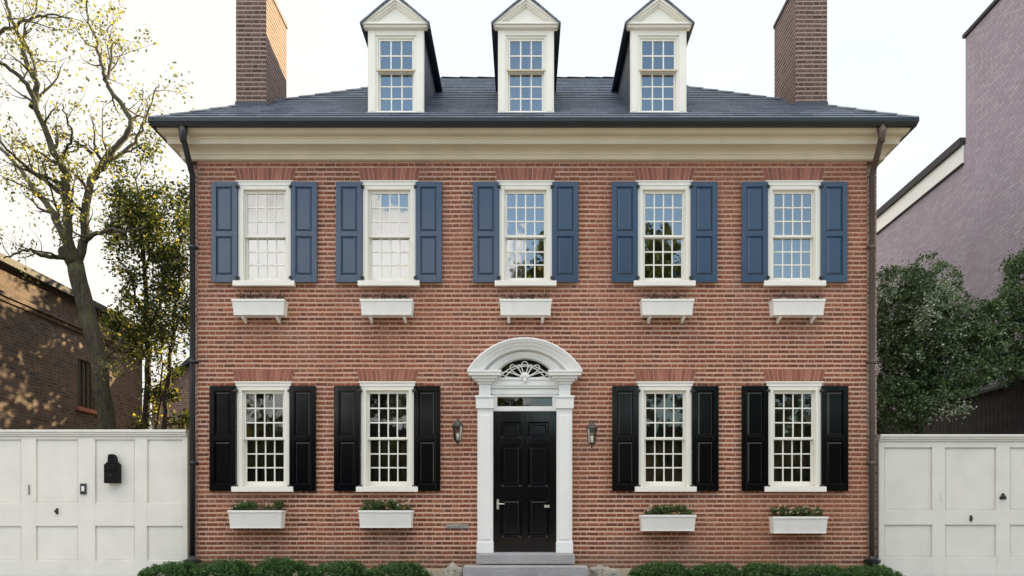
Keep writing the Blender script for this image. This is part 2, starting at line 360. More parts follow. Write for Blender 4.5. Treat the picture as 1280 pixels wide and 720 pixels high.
flat('planting_bed', -5.6, 5.3, -1.097, 0.6, 0.02, M['soil'], 0.2)
flat('side_path', -10.2, -5.603, -1.097, 0.6, 0.0, M['stone'], 0.2)
flat('courtyard', 5.303, 9.0, -1.097, 0.6, 0.0, M['stone'], 0.2)

# ------------------------------------------------------------------ the house
house = empty('brick_house', (0,0,0), 'large symmetrical red brick townhouse with slate hip roof, three dormers and an arched white doorway', 'house')
XL, XR, BL, BR, YB = -4.87, 5.09, -5.036, 5.286, 6.8
up_x = [-3.865, -2.015, 0.012, 2.071, 4.0]
lo_x = [-3.885, -2.040, 2.085, 4.005]
WW = 0.785                                        # opening width
U0, U1 = 4.404, 5.826; L0, L1 = 1.356, 2.842      # openings
openings = [(x-WW/2, x+WW/2, U0, U1) for x in up_x] + [(x-WW/2, x+WW/2, L0, L1) for x in lo_x] + [(-0.50, 0.50, 0.0, 3.33)]
def wall_front(b, x0, x1, z0, z1, y0, y1, ops):
    xs = sorted({x0, x1, *[o[0] for o in ops], *[o[1] for o in ops]}); zs = sorted({z0, z1, *[o[2] for o in ops], *[o[3] for o in ops]})
    for i in range(len(xs)-1):
        for j in range(len(zs)-1):
            cx, cz = (xs[i]+xs[i+1])/2, (zs[j]+zs[j+1])/2
            if any(o[0] < cx < o[1] and o[2] < cz < o[3] for o in ops): continue
            b.face([(xs[i],y0,zs[j]),(xs[i+1],y0,zs[j]),(xs[i+1],y0,zs[j+1]),(xs[i],y0,zs[j+1])])
    for o in ops:
        b.face([(o[0],y0,o[2]),(o[0],y0,o[3]),(o[0],y1,o[3]),(o[0],y1,o[2])]); b.face([(o[1],y0,o[2]),(o[1],y1,o[2]),(o[1],y1,o[3]),(o[1],y0,o[3])])
        b.face([(o[0],y0,o[3]),(o[1],y0,o[3]),(o[1],y1,o[3]),(o[0],y1,o[3])]); b.face([(o[0],y0,o[2]),(o[0],y1,o[2]),(o[1],y1,o[2]),(o[1],y0,o[2])])
w = MB(); wall_front(w, XL, XR, 0, 6.22, 0, 0.30, openings)
w.face([(XL,0,0),(XL,0,6.22),(XL,.12,6.22),(XL,.12,0)]); w.face([(XR,0,0),(XR,.12,0),(XR,.12,6.22),(XR,0,6.22)])
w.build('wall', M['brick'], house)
w = MB()
w.face([(BL,.12,0),(XL,.12,0),(XL,.12,6.4),(BL,.12,6.4)]); w.face([(XR,.12,0),(BR,.12,0),(BR,.12,6.4),(XR,.12,6.4)])
w.face([(BL,.12,0),(BL,.12,6.4),(BL,YB,6.4),(BL,YB,0)]); w.face([(BR,.12,0),(BR,YB,0),(BR,YB,6.4),(BR,.12,6.4)]); w.face([(BL,YB,0),(BL,YB,6.4),(BR,YB,6.4),(BR,YB,0)])
w.build('side_wall', M['side'], house)
w = MB()
for z in (0.1, 3.25, 6.3): w.box(BL+.02, BR-.02, 0.31, YB-.02, z, z+0.1)
w.face([(BL+.02,0.302,0.1),(BL+.02,3.5,0.1),(BL+.02,3.5,6.4),(BL+.02,0.302,6.4)])
w.box(BL+.02, BR-.02, 3.4, 3.5, 0.22, 6.28)
for x in (-0.95, 0.95): w.box(x-.05, x+.05, 0.31, 3.38, 0.22, 3.2)
for x in (-2.9, -1.0, 1.0, 3.0): w.box(x-.05, x+.05, 0.31, 3.38, 3.4, 6.25)
w.build('floor', M['room'], house)

# flat brick arches above the windows
def arch(xc, z0, z1, wt, wb):
    b = MB(); n = 13
    for i in range(n):
        a, c = i/n, (i+1)/n; g = 0.0055
        p = [(xc-wb/2+wb*a+g, z0), (xc-wb/2+wb*c-g, z0), (xc-wt/2+wt*c-g, z1), (xc-wt/2+wt*a+g, z1)]
        y = -0.010 - random.random()*0.004
        b.mesh([(x,y,z) for x,z in p]+[(x,0.01,z) for x,z in p], ((0,1,2,3),(0,4,5,1),(1,5,6,2),(2,6,7,3),(3,7,4,0)))
    o = b.build('flat_arch', M['arch'], house, bevel=0.002)
    k = MB(); k.prism_y([(xc-wb/2,z0),(xc+wb/2,z0),(xc+wt/2,z1),(xc-wt/2,z1)], -0.005, 0.004); k.build('mortar_joint', M['mortar'], o)
for x in up_x: arch(x, 5.902, 6.095, 0.93, 0.84)
for x in lo_x: arch(x, 2.928, 3.095, 0.93, 0.84)

# ---- sash windows
def sash(b, w, z0, z1, yf, cols, rows, st=0.042, mun=0.020, top=None, bot=None):
    top = top or st; bot = bot or st
    b.box(-w/2, -w/2+st, yf, yf+.035, z0, z1); b.box(w/2-st, w/2, yf, yf+.035, z0, z1)
    b.box(-w/2+st, w/2-st, yf+.001, yf+.034, z0, z0+bot); b.box(-w/2+st, w/2-st, yf+.001, yf+.034, z1-top, z1)
    iw = w-2*st; ih = z1-z0-top-bot
    for i in range(1, cols): x = -iw/2+iw*i/cols; b.box(x-mun/2, x+mun/2, yf+.006, yf+.028, z0+bot, z1-top)
    for j in range(1, rows): z = z0+bot+ih*j/rows; b.box(-iw/2, iw/2, yf+.008, yf+.026, z-mun/2, z+mun/2)
    return iw, z0+bot, ih
def panes(g, iw, zb, ih, y, cols, rows, rnd, amt=0.0025):
    for i in range(cols):
        for j in range(rows):
            x0, x1 = -iw/2+iw*i/cols, -iw/2+iw*(i+1)/cols; z0, z1 = zb+ih*j/rows, zb+ih*(j+1)/rows
            a = (rnd.random()-.5)*amt*(z1-z0)*2; c = (rnd.random()-.5)*amt*(x1-x0)*2
            g.face([(x0,y-a-c,z0),(x1,y-a+c,z0),(x1,y+a+c,z1),(x0,y+a-c,z1)])
def curtain(name, mat, parent, x0, x1, z0, z1, y, folds=7, amp=0.022, seed=0, loose=0.0):
    b = MB(); rnd = random.Random(seed); n = 60; rows = 8; ph = rnd.random()*6
    pts = []
    for j in range(rows+1):
        for i in range(n+1):
            u = i/n; t = j/rows
            off = amp*math.sin(u*folds*2*math.pi+ph+0.8*math.sin(5*u+ph)) + amp*.4*math.sin(u*folds*4.7+2*t)
            pts.append((x0+(x1-x0)*u, y+off, z0+(z1-z0)*t))
    b.mesh(pts, [(j*(n+1)+i, j*(n+1)+i+1, (j+1)*(n+1)+i+1, (j+1)*(n+1)+i) for j in range(rows) for i in range(n)], True)
    return b.build(name, mat, parent)
def window(x, z0, z1, cols, rows_u, rows_l, gm, drapes, seed, mat, w=WW):
    rnd = random.Random(seed); h = z1-z0; f = MB(); ct = 0.075
    f.box(-w/2, -w/2+ct, -0.022, 0.20, 0, h); f.box(w/2-ct, w/2, -0.022, 0.20, 0, h)
    f.box(-w/2+ct, w/2-ct, -0.021, 0.199, h-0.055, h)
    f.box(-w/2-.018, w/2+.018, -0.030, 0.02, h+.001, h+.052); f.box(-w/2-.034, w/2+.034, -0.042, 0.02, h+.0525, h+.074)
    f.box(-w/2+ct, w/2-ct, 0.02, 0.20, 0, 0.02)
    f.box(-w/2+ct, -w/2+ct+.014, 0.012, 0.028, 0.02, h-.055); f.box(w/2-ct-.014, w/2-ct, 0.012, 0.028, 0.02, h-.055)
    wn = f.build('window', mat, house, (x,0,z0), bevel=0.003)
    s = MB(); s.box(-w/2-.065, w/2+.065, -0.085, 0.025, -0.080, -0.002); s.build('sill', mat, wn, bevel=0.006)
    sw = w-2*ct-0.002; zm = 0.02+(h-.075)*0.485
    u = MB(); iw, zb, ih = sash(u, sw, zm, h-.056, 0.035, cols, rows_u, bot=0.036); u.build('sash', mat, wn, bevel=0.002)
    l = MB(); iw2, zb2, ih2 = sash(l, sw, 0.021, zm+.030, 0.078, cols, rows_l, top=0.034, bot=0.060); l.build('sash', mat, wn, bevel=0.002)
    g = MB(); panes(g, iw, zb, ih, 0.052, cols, rows_u, rnd); panes(g, iw2, zb2, ih2, 0.095, cols, rows_l, rnd); g.build('glass', gm, wn)
    for k, (cn, cm, a0, a1, t0, t1, yy) in enumerate(drapes):
        curtain(cn, cm, wn, -w/2+.04+(w-.08)*a0, -w/2+.04+(w-.08)*a1, 0.0+h*t0, h*t1, yy, folds=max(2,int(7*(a1-a0)+.5)), seed=seed*3+k)
    return wn
CU, DR = M['curtain'], M['drape']
updr = [[('curtain',CU,0,0.52,0,1,0.16),('curtain',CU,0.48,1,0,.62,0.17)],
        [('curtain',CU,0,0.5,0,1,0.16),('curtain',CU,0.5,1,0,1,0.165)],
        [('curtain',CU,0,0.46,0,.55,0.15)],
        [],
        [('curtain',CU,0,0.5,0,.62,0.22),('curtain',CU,0.5,1,0,.62,0.225)]]
for i, x in enumerate(up_x): window(x, U0, U1, 4, 3, 3, M['glass'], updr[i], 11+i, M['trim'])
for i, x in enumerate(lo_x): window(x, L0, L1, 4, 3, 3, M['glass_low'], [('drape',DR,0,0.30,0,1,0.20),('drape',DR,0.70,1,0,1,0.20),('drape',DR,0.25,0.75,0,1,0.26)], 31+i, M['trim'])

# ---- shutters
def shutter_mesh(w, h, split):
    b = MB(); st, rt = 0.072, 0.075; y0, y1 = -0.060, -0.024
    b.box(-w/2, -w/2+st, y0, y1, 0, h); b.box(w/2-st, w/2, y0, y1, 0, h)
    zs = h*split
    for a, c in ((0, rt+.03), (zs-rt/2, zs+rt/2), (h-rt, h)): b.box(-w/2+st, w/2-st, y0+.001, y1-.001, a, c)
    for a, c in ((rt+.03, zs-rt/2), (zs+rt/2, h-rt)):
        b.box(-w/2+st, w/2-st, -0.040, -0.030, a, c)
        b.frustum(-w/2+st+.010, w/2-st-.010, a+.010, c-.010, -0.0402, -0.056, 0.026)
    return b
hinge = MB(); hinge.box(-.03,.03,-.066,-.018,-.016,.016); hinge.tube([(0,-.066,-.022),(0,-.066,.022)],.009,8)
def shutters(xs, z0, h, w, split, mat):
    me = None; off = WW/2 + w/2 + 0.003
    for x in xs:
        for sgn in (-1, 1):
            if me is None:
                o = shutter_mesh(w, h, split).build('shutter', mat, house, bevel=0.003); me = o.data
                hm = hinge.build('hinge', M['iron'], o).data
                bpy.data.objects.remove(o.children[0])
            else: o = link('shutter', me, house, bevel=0.003)
            o.location = (x+sgn*off, 0, z0)
            o.rotation_euler = (0, 0, R(random.uniform(-1.6,1.6)+sgn*1.0))
            for zz in (0.07, h-0.07): link('hinge', hm, o, (-sgn*(w/2-.004), 0, zz))
shutters(up_x, 4.384, 1.488, 0.385, 0.48, M['shut_blue'])
shutters(lo_x, 1.290, 1.556, 0.392, 0.50, M['shut_black'])

# ---- cornice and gutter round three sides
def sweep(prof, close=False):
    b = MB(); k = 0.8; n = len(prof); path = []
    for d, z in prof: path.append([(BL-k*d, YB+d, z), (BL-k*d, -d, z), (BR+k*d, -d, z), (BR+k*d, YB+d, z)])
    for i in range(n if close else n-1):
        a, c = path[i], path[(i+1)%n]
        for j in range(3): b.face([a[j], a[j+1], c[j+1], c[j]])
        b.face([a[3], a[0], c[0], c[3]])
    return b
pr = [(0.0,5.335),(0.045,5.335),(0.062,5.345),(0.066,5.395),(0.072,5.405)]
for i in range(7):
    t = i/6*math.pi/2; pr.append((0.078+0.135*(1-math.cos(t)), 5.408+0.082*math.sin(t)))
pr += [(0.232,5.494),(0.236,5.560),(0.250,5.572),(0.250,5.590)]
for i in range(6):
    t = i/5*math.pi/2; pr.append((0.255+0.10*math.sin(t), 5.594+0.062*(1-math.cos(t))))
pr += [(0.37,5.665),(0.37,5.72)]
sweep([(d, z+EYE) for d, z in pr]).build('cornice', M['cornice'], house)
gp = [(0.372,5.662),(0.435,5.664),(0.448,5.70),(0.462,5.722),(0.462,5.772),(0.450,5.776),(0.445,5.735),(0.372,5.725)]
sweep([(d, z+EYE) for d, z in gp], True).build('gutter', M['gutter'], house)

# ---- hip roof built of lapped slate courses
E = 0.43; X0, X1, Y0, Y1 = BL-0.36, BR+0.36, -E, YB+E
ze = 5.775+EYE; TP = 0.677; D = (Y1-Y0)/2
CP = math.hypot(1, TP); nx_, nz_ = TP/CP, 1/CP
rb = MB(); nc = int(round(D*TP/0.112)); 
for i in range(nc):
    a, c = D*i/nc, D*(i+1)/nc; za, zc = ze+a*TP, ze+c*TP; l = 0.013
    def q4(p0, p1, p2, p3, nv):
        p0, p1, p2, p3 = map(Vector, (p0,p1,p2,p3)); up = Vector(nv)*l
        rb.face([p0+up, p1+up, p2, p3]); rb.face([p0, p1, p1+up, p0+up])
    q4((X0+a,Y0+a,za),(X1-a,Y0+a,za),(X1-c,Y0+c,zc),(X0+c,Y0+c,zc),(0,-nx_,nz_))
    q4((X1-a,Y0+a,za),(X1-a,Y1-a,za),(X1-c,Y1-c,zc),(X1-c,Y0+c,zc),(nx_,0,nz_))
    q4((X1-a,Y1-a,za),(X0+a,Y1-a,za),(X0+c,Y1-c,zc),(X1-c,Y1-c,zc),(0,nx_,nz_))
    q4((X0+a,Y1-a,za),(X0+a,Y0+a,za),(X0+c,Y0+c,zc),(X0+c,Y1-c,zc),(-nx_,0,nz_))
rb.face([(X0,Y0,ze-.02),(X0,Y0,ze),(X1,Y0,ze),(X1,Y0,ze-.02)])
roof = rb.build('roof', M['slate'], house)
hc = MB(); rz = ze+D*TP
A, Bq = Vector((X0+D, Y0+D, rz)), Vector((X1-D, Y0+D, rz))
def caps(p, q, w=0.085, step=0.32):
    p, q = Vector(p), Vector(q); n = max(1, int((q-p).length/step)); d = (q-p).normalized(); sd = d.cross(Vector((0,0,1))).normalized(); upv = sd.cross(d)
    for i in range(n):
        s0 = p.lerp(q, i/n)+upv*0.028; s1 = p.lerp(q, (i+1)/n)+upv*0.016; dr = -upv*0.045
        hc.mesh([s0-sd*w+dr, s0, s0+sd*w+dr, s1-sd*w+dr, s1, s1+sd*w+dr], ((0,1,4,3),(1,2,5,4),(0,3,5,2),(0,2,1)))
caps((X0,Y0,ze), A); caps((X1,Y0,ze), Bq); caps((X0,Y1,ze), A); caps((X1,Y1,ze), Bq); caps(A, Bq)
hc.build('ridge_slate', M['slate'], roof)

# ---- dormers
def dormer(xc, i):
    YF = -0.05; z0 = 6.874; ze_ = 8.165; apex = 8.575; hw = 0.415
    def ry(z): return (z-ze)/TP + Y0
    f = MB(); ow, oz0, oz1 = 0.295, z0+0.045, z0+1.16
    # front wall with an opening, local coords: x about centre, y from the front, z from the base
    H = ze_-z0
    f.box(-hw, -ow, 0, .06, 0, H); f.box(ow, hw, 0, .06, 0, H); f.box(-ow, ow, 0.001, .059, oz1-z0, H); f.box(-ow, ow, 0.001, .059, -0.01, oz0-z0)
    f.box(-hw-.012, hw+.012, -.014, .05, -0.012, 0.030)
    for s in (-1, 1):
        f.box(min(s*(ow+.012),s*(hw-.018)), max(s*(ow+.012),s*(hw-.018)), -.012, 0.01, 0.035, H-.07)      # pilaster strips
    f.box(-ow-.01, ow+.01, -.010, 0.01, oz1-z0+.005, oz1-z0+.022)
    d = f.build('dormer', M['trim'], house, (xc, YF, z0), bevel=0.003)
    # pediment
    pd = MB(); hp = 0.485; za = apex-z0-0.02
    pd.box(-hp+.02, hp-.02, -.065, .04, H-.035, H-.003); pd.box(-hp, hp, -.095, .04, H-.002, H+.026)
    pd.prism_y([(-hp+.03,H+.02),(hp-.03,H+.02),(0,za-.02)], -.02, .05)
    L = math.hypot(hp, za-H)
    for s in (-1, 1):
        for (t0, t1, yf) in ((0.0, 0.034, -.100), (0.034, 0.062, -.075), (0.062, 0.085, -.048)):
            ux, uz = hp/L, (za-H-.026)/L; nx, nz = -uz, -ux   # inward normal for left rake mirrored
            k0, k1 = t0/ux, t1/ux
            poly = [(-hp, H+.026-k0*0), (0, za-k0), (0, za-k1), (-hp+ (k1-k0)*hp/(za-H)*1.0, H+.026)]
            poly = [(-hp+k0*hp/(za-H), H+.026), (-hp+k1*hp/(za-H), H+.026), (0, za-k1), (0, za-k0)]
            if s == 1: poly = [(-x, z) for x, z in poly][::-1]
            pd.prism_y(poly, yf, .04)
    pd.build('pediment', M['trim'], d)
    # cheeks
    c = MB()
    for s in (-1, 1):
        x = s*(hw-.012)
        yb = ry(ze_)-YF; zb0 = -0.05
        pts = [(x,.03,zb0),(x,.03,H),(x,yb+.2,H),(x,yb+.2,H-.02),(x, .03+0.2, zb0)]
        x2 = x-s*.05
        n = len(pts); allp = pts+[(x2,y,z) for _,y,z in pts]
        c.mesh(allp, [tuple(range(n)), tuple(range(2*n-1,n-1,-1))]+[(k,k+n,(k+1)%n+n,(k+1)%n) for k in range(n)])
    c.build('cheek', M['cheek'], d)
    # roof of the dormer
    r = MB(); ro = 0.512; slope = (apex-ze_)/0.485; zr = apex-z0; zee = zr-ro*slope; t = 0.028
    yr0 = -0.125; yre = ry(zr+z0)-YF+.08; ye_ = ry(zee+z0)-YF+.05
    for s in (-1, 1):
        top = [Vector((0,yr0,zr+t)), Vector((0,yre,zr+t)), Vector((s*ro,ye_,zee+t)), Vector((s*ro,yr0,zee+t))]
        bot = [Vector((p.x,p.y,p.z-t)) for p in top]
        r.mesh(top+bot, ((0,1,2,3),(7,6,5,4),(0,3,7,4),(3,2,6,7),(2,1,5,6)))
    r.build('dormer_roof', M['slate'], d)
    # sash window 6 over 9
    rnd = random.Random(60+i); g = MB(); w = 2*ow-.002
    s1 = MB(); fr = 0.028
    s1.box(-ow, -ow+fr, .012, .12, oz0-z0, oz1-z0); s1.box(ow-fr, ow, .012, .12, oz0-z0, oz1-z0); s1.box(-ow+fr, ow-fr, .013, .119, oz1-z0-fr, oz1-z0)
    sw = w-2*fr; zb = oz0-z0; zt = oz1-z0-fr; zm = zb+(zt-zb)*0.545
    a = sash(s1, sw, zm, zt, .03, 3, 2, st=.030, mun=.020); 
    s1.build('sash', M['trim'], d, bevel=.002)
    s2 = MB(); bq = sash(s2, sw, zb, zm+.02, .068, 3, 3, st=.030, mun=.020, bot=.04); s2.build('sash', M['trim'], d, bevel=.002)
    panes(g, *a, .047, 3, 2, rnd); panes(g, *bq, .085, 3, 3, rnd); g.build('glass', M['glass'], d)
    mrail = MB(); mrail.box(-ow+.01, ow-.01, -.004, .03, zm+.004, zm+.030); mrail.build('meeting_rail', M['cornice'], d)
    k = MB(); k.box(-.38, .38, .55, .58, -.05, H); k.build('backing', M['room'], d)
    if i == 1:
        for a0, a1 in ((-.25,-.09),(.03,.25)): curtain('curtain', CU, d, a0, a1, zb, zt, .15, 3, .015, i+5)
    else: curtain('curtain', M['room'], d, -.27, .27, zb, zt, .25, 5, .015, i+5)
    return d
for i, px in enumerate((495, 657.5, 823)): dormer((px-656)/84.3, i)

# ---- chimneys
def chimney(x0, x1, y0, y1):
    c = MB(); c.box(x0, x1, y0, y1, 6.6, 9.104)
    o = c.build('chimney', M['chimney'], house)
    t = MB(); t.box(x0-.018, x1+.018, y0-.018, y1+.018, 9.105, 9.165)
    t.build('chimney_cap', M['rooftar'], o, bevel=.006)
    fl = MB(); fl.box(x0-.012, x1+.012, y0-.012, y1+.012, 6.7, 0.86+6.47); fl.build('flashing', M['cheek'], o)
chimney(-4.47, -4.0, 0.5, 1.6); chimney(4.19, 4.68, 0.5, 1.6)
for o in list(house.children):
    pass

# ---- downspouts
def downspout(x, sx, mat, boot):
    d = MB(); y = -0.055; r = 0.042
    xt = x; yt = -0.40
    pts = [(xt, yt, 5.68+EYE), (xt, yt, 5.55+EYE), (xt, yt+.05, 5.47+EYE), (x, y-.05, 5.16+EYE), (x, y, 5.12+EYE), (x, y, 3), (x, y, 0.33)]
    d.tube(pts, [r*1.1, r*1.1, r, r, r, r, r], 10)
    d.lathe([(0.03,-.12),(0.045,-.10),(0.06,0.02),(0.065,0.08),(0.0,0.09)], 10, (xt, yt, 5.56+EYE))
    for z in (4.9, 3.2, 1.7): d.lathe([(r,-.03),(r+.012,-.028),(r+.012,.028),(r,.03)], 10, (x,y,z)); d.box(x-.075, x+.075, -.012, -.002, z-.02, z+.02)
    o = d.build('downspout', mat, house)
    b = MB()
    b.lathe([(.055,0),(.06,.02),(.075,.17),(.12,.21),(.125,.25),(.06,.27),(.045,.30)], 10, (x, y, 0.02), False)
    b.build('pipe_boot', boot, o)
downspout(-4.925, -1, M['gutter'], M['iron']); downspout(5.145, 1, M['brown_metal'], M['gutter'])

# ---- doorway
dz = 0.372
s = MB()
for sg in (-1, 1):
    def bx(a, c, y0, y1, z0, z1): s.box(min(sg*a,sg*c), max(sg*a,sg*c), y0, y1, z0, z1)
    bx(.470, .700, -.10, .02, dz, 2.505)                 # pilaster shaft
    bx(.500, .670, -.112, -.05, dz+.20, 2.40)
    bx(.462, .712, -.125, .02, dz+.001, dz+.16)          # plinth
    bx(.458, .722, -.130, .02, 2.506, 2.66); bx(.448, .735, -.145, .02, 2.661, 2.695)
    bx(.505, .675, -.105, .02, 2.696, 2.865)             # upper pilaster
    # entablature block, stepped moulding
    for a, c, d_, z0, z1 in ((.49,.70,.13,2.866,2.900),(.44,.735,.165,2.901,2.935),(.40,.775,.20,2.936,2.975),(.35,.825,.245,2.976,3.018),(.34,.842,.258,3.019,3.048)):
        bx(a, c, -d_, .02, z0, z1)
s.box(-.504, .504, -.062, .02, 2.815, 2.845); s.box(-.504,.504,-.045,.02,2.725,2.790)
s.box(-.470, .470, -.035, .10, 2.690, 2.724); s.box(-.470,.470,-.030,.10,2.478,2.548)
s.box(-.470, -.410, -.028, .10, 2.549, 2.689); s.box(.410,.470,-.028,.10,2.549,2.689)
s.box(-.504, .504, -.03, .10, 2.791, 2.814)
s.box(-.504, .504, -.075, .10, 2.846, 2.965)             # rail below fanlight
s.box(-.504, .504, -.09, .02, 2.930, 2.966)
for sg in (-1,1): s.box(min(sg*.375,sg*.50), max(sg*.375,sg*.50), .0, .10, 2.967, 3.2)
surround = s.build('door_surround', M['trimw'], house, bevel=0.004)
# segmental hood
def seg(a, b, t):
    r = (a*a+b*b)/(2*b); th = math.asin(min(1, a/r)); 
    if b > a: th = math.pi-th
    return r*math.sin(t*th), r*math.cos(t*th)-(r-b)
zb = 3.049
rings = [(.842,.475,.0),(.842,.475,-.255),(.835,.470,-.262),(.812,.452,-.262),(.800,.440,-.250),(.770,.418,-.238),(.745,.400,-.215),(.735,.392,-.205),(.715,.378,-.205),(.690,.360,-.180),(.655,.340,-.165),(.630,.325,-.160),(.610,.318,-.060),(.585,.305,-.050),(.575,.300,-.085),(.50,.262,-.080),(.47,.245,-.060),(.44,.225,-.055),(.42,.212,-.03),(.40,.205,.08)]
h = MB(); nT = 48; pts = []
for a, b_, y in rings:
    for i in range(nT+1):
        x, z = seg(a, b_, -1+2*i/nT); pts.append((x, y, zb+z))
h.mesh(pts, [(r_*(nT+1)+i, (r_+1)*(nT+1)+i, (r_+1)*(nT+1)+i+1, r_*(nT+1)+i+1) for r_ in range(len(rings)-1) for i in range(nT)], False)
for i in (0, nT):
    idx = [r_*(nT+1)+i for r_ in range(len(rings))]; h.face([pts[k] for k in idx])
h.build('arched_hood', M['trimw'], surround)
# infill between arch and opening so nothing shows behind the hood
fb = MB(); fb.box(-.50, .50, .085, .12, 2.9, 3.33); 
fl = MB(); poly = [(-.40, 2.967)] + [(seg(.40,.205,-1+2*i/20)[0], zb+seg(.40,.205,-1+2*i/20)[1]) for i in range(21)] + [(.40, 2.967)]
fl.face([(x, .045, z) for x, z in poly[::-1]]); fan = fl.build('fanlight', M['glass_low'], surround)
fb.build('backing', M['room'], fan)
tr = MB(); c0 = Vector((0, .03, 2.975))
def petal(ang, L, wd, r=.0085):
    d = Vector((math.sin(ang), 0, math.cos(ang))); n_ = Vector((math.cos(ang), 0, -math.sin(ang))); p = []
    for k in range(17):
        t = 2*math.pi*k/16; u = (1-math.cos(t))/2
        p.append(c0 + d*(.05+L*u) + n_*(wd*math.sin(t)*(0.35+0.65*u)))
    tr.tube(p, r, 6)
for a, L, wd in ((-78,.30,.05),(-48,.235,.06),(0,.20,.065),(48,.235,.06),(78,.30,.05),(-24,.17,.03),(24,.17,.03)): petal(R(a), L, wd)
for a in (.30, .385): tr.tube([Vector((seg(a, .10+.26*a, -1+2*k/16)[0], .03, 2.975+seg(a,.10+.26*a,-1+2*k/16)[1])) for k in range(17)], .009, 6)
tr.build('tracery', M['trim'], fan)
sh = MB()
for k in range(7):
    a = R(-66+22*k); sh.tube([(0,-.095,2.955),(math.sin(a)*.045,-.105,2.955+math.cos(a)*.05),(math.sin(a)*.075,-.10,2.955+math.cos(a)*.085)],[.010,.018,.012],8)
sh.lathe([(0,-.06),(.02,-.05),(.028,-.02),(.02,.01),(0,.02)],10,(0,-.10,2.94)); sh.build('shell_ornament', M['trimw'], surround)
tw = MB(); tw.face([(-.41,.05,2.548),(.41,.05,2.548),(.41,.05,2.69),(-.41,.05,2.69)]); tw.build('transom_light', M['glass_low'], surround)
# door leaf
d = MB(); DW = .465; z0, z1 = dz+.012, 2.477; Y = .03
st = .105; cs = .085
zr = [z0, z0+.215, z0+.80, z0+.975, z0+1.60, z0+1.70, z0+1.94, z1]   # rails and panels
d.box(-DW, -DW+st, Y, Y+.05, z0, z1); d.box(DW-st, DW, Y, Y+.05, z0, z1); d.box(-cs/2, cs/2, Y, Y+.05, z0, z1)
for x0, x1 in ((-DW+st, -cs/2), (cs/2, DW-st)):
    for a, c in ((zr[0],zr[1]),(zr[2],zr[3]),(zr[4],zr[5]),(zr[6],zr[7])): d.box(x0, x1, Y+.001, Y+.049, a, c)
    for a, c in ((zr[1],zr[2]),(zr[3],zr[4]),(zr[5],zr[6])):
        d.box(x0, x1, Y+.028, Y+.04, a, c)
        d.frustum(x0+.004, x1-.004, a+.004, c-.004, Y+.0, Y+.020, .016)
        d.frustum(x0+.030, x1-.030, a+.030, c-.030, Y+.0278, Y+.004, .030)
door = d.build('door', M['door'], house, bevel=0.003)
hd = MB(); hd.box(-.42,-.385,Y-.008,Y+.001,1.02,1.17); hd.tube([(-.402,Y-.008,1.10),(-.402,Y-.05,1.10),(-.39,Y-.055,1.10),(-.30,Y-.055,1.098)],[.011,.011,.010,.008],8); hd.build('handle', M['nickel'], door)
kb = MB(); kb.box(.29,.37,Y-.006,Y+.001,1.045,1.085); kb.tube([(.33,Y-.006,1.065),(.33,Y-.04,1.065)],[.012,.020],10); kb.build('knob', M['nickel'], door)
th = MB(); th.box(-.468,.468,-.10,.10,dz-.001,dz+.010); th.build('threshold', M['stone'], house)
st_ = MB(); st_.box(-.70,.72,-.46,-.0,.225,.371); st_.box(-.665,.685,-.43,-.0,.02,.224)
o = st_.build('doorstep', M['stone'], house, bevel=0.012)
st_ = MB(); st_.box(-.86,.88,-.82,-.462,.06,.212); st_.box(-.83,.85,-.79,-.462,.0,.059); st_.build('doorstep', M['stone'], house, bevel=0.012)
fc = MB(); fc.box(XL-.01, -.74, -.03, -.001, 0, .135); fc.box(.76, XR+.01, -.03, -.001, 0, .135); fc.build('foundation', M['pale'], house, bevel=.004)
vp = MB(); vp.box(-1.17,-.84,-.014,-.001,.735,.80); 
for k in range(8): vp.box(-1.15+.038*k, -1.135+.038*k, -.022,-.014,.745,.79)
vp.build('wall_vent', M['rock'], house, bevel=.002)

# ------------------------------------------------------------------ foliage helpers
def leaves(centers, radii, counts, size, seed=0, flat=0.0, aspect=0.55):
    rs = np.random.RandomState(seed); V = []
    for (c, r, n) in zip(centers, radii, counts):
        n = int(n)
        if n <= 0: continue
        d = rs.normal(size=(n,3)); d /= np.linalg.norm(d, axis=1)[:,None]; d *= (rs.rand(n,1)**(1/2.2))
        rr = np.array(r if hasattr(r,'__len__') else (r,r,r))
        p = np.array(c)[None] + d*rr
        a = rs.normal(size=(n,3)); a[:,2] *= (1-flat); a /= np.linalg.norm(a, axis=1)[:,None]
        b = rs.normal(size=(n,3)); b -= (b*a).sum(1)[:,None]*a; b /= np.linalg.norm(b, axis=1)[:,None]
        nn = np.cross(a, b)
        s = size*(0.55+0.9*rs.rand(n,1))
        q_ = np.stack([p-a*s, p-b*s*aspect+nn*s*.15, p+a*s, p+b*s*aspect+nn*s*.15], 1)
        V.append(q_.reshape(-1,3))
    V = np.concatenate(V); n = len(V)//4
    return V, n
def leaf_mesh(name, V, n, mat, parent, loc=(0,0,0)):
    me = bpy.data.meshes.new(name); me.vertices.add(len(V)); me.vertices.foreach_set('co', V.astype(np.float32).ravel())
    me.loops.add(len(V)); me.loops.foreach_set('vertex_index', np.arange(len(V), dtype=np.int32))
    me.polygons.add(n); me.polygons.foreach_set('loop_start', np.arange(0, len(V), 4, dtype=np.int32))
    me.update(calc_edges=True); me.validate(); me.materials.append(mat)
    return link(name, me, parent, loc)

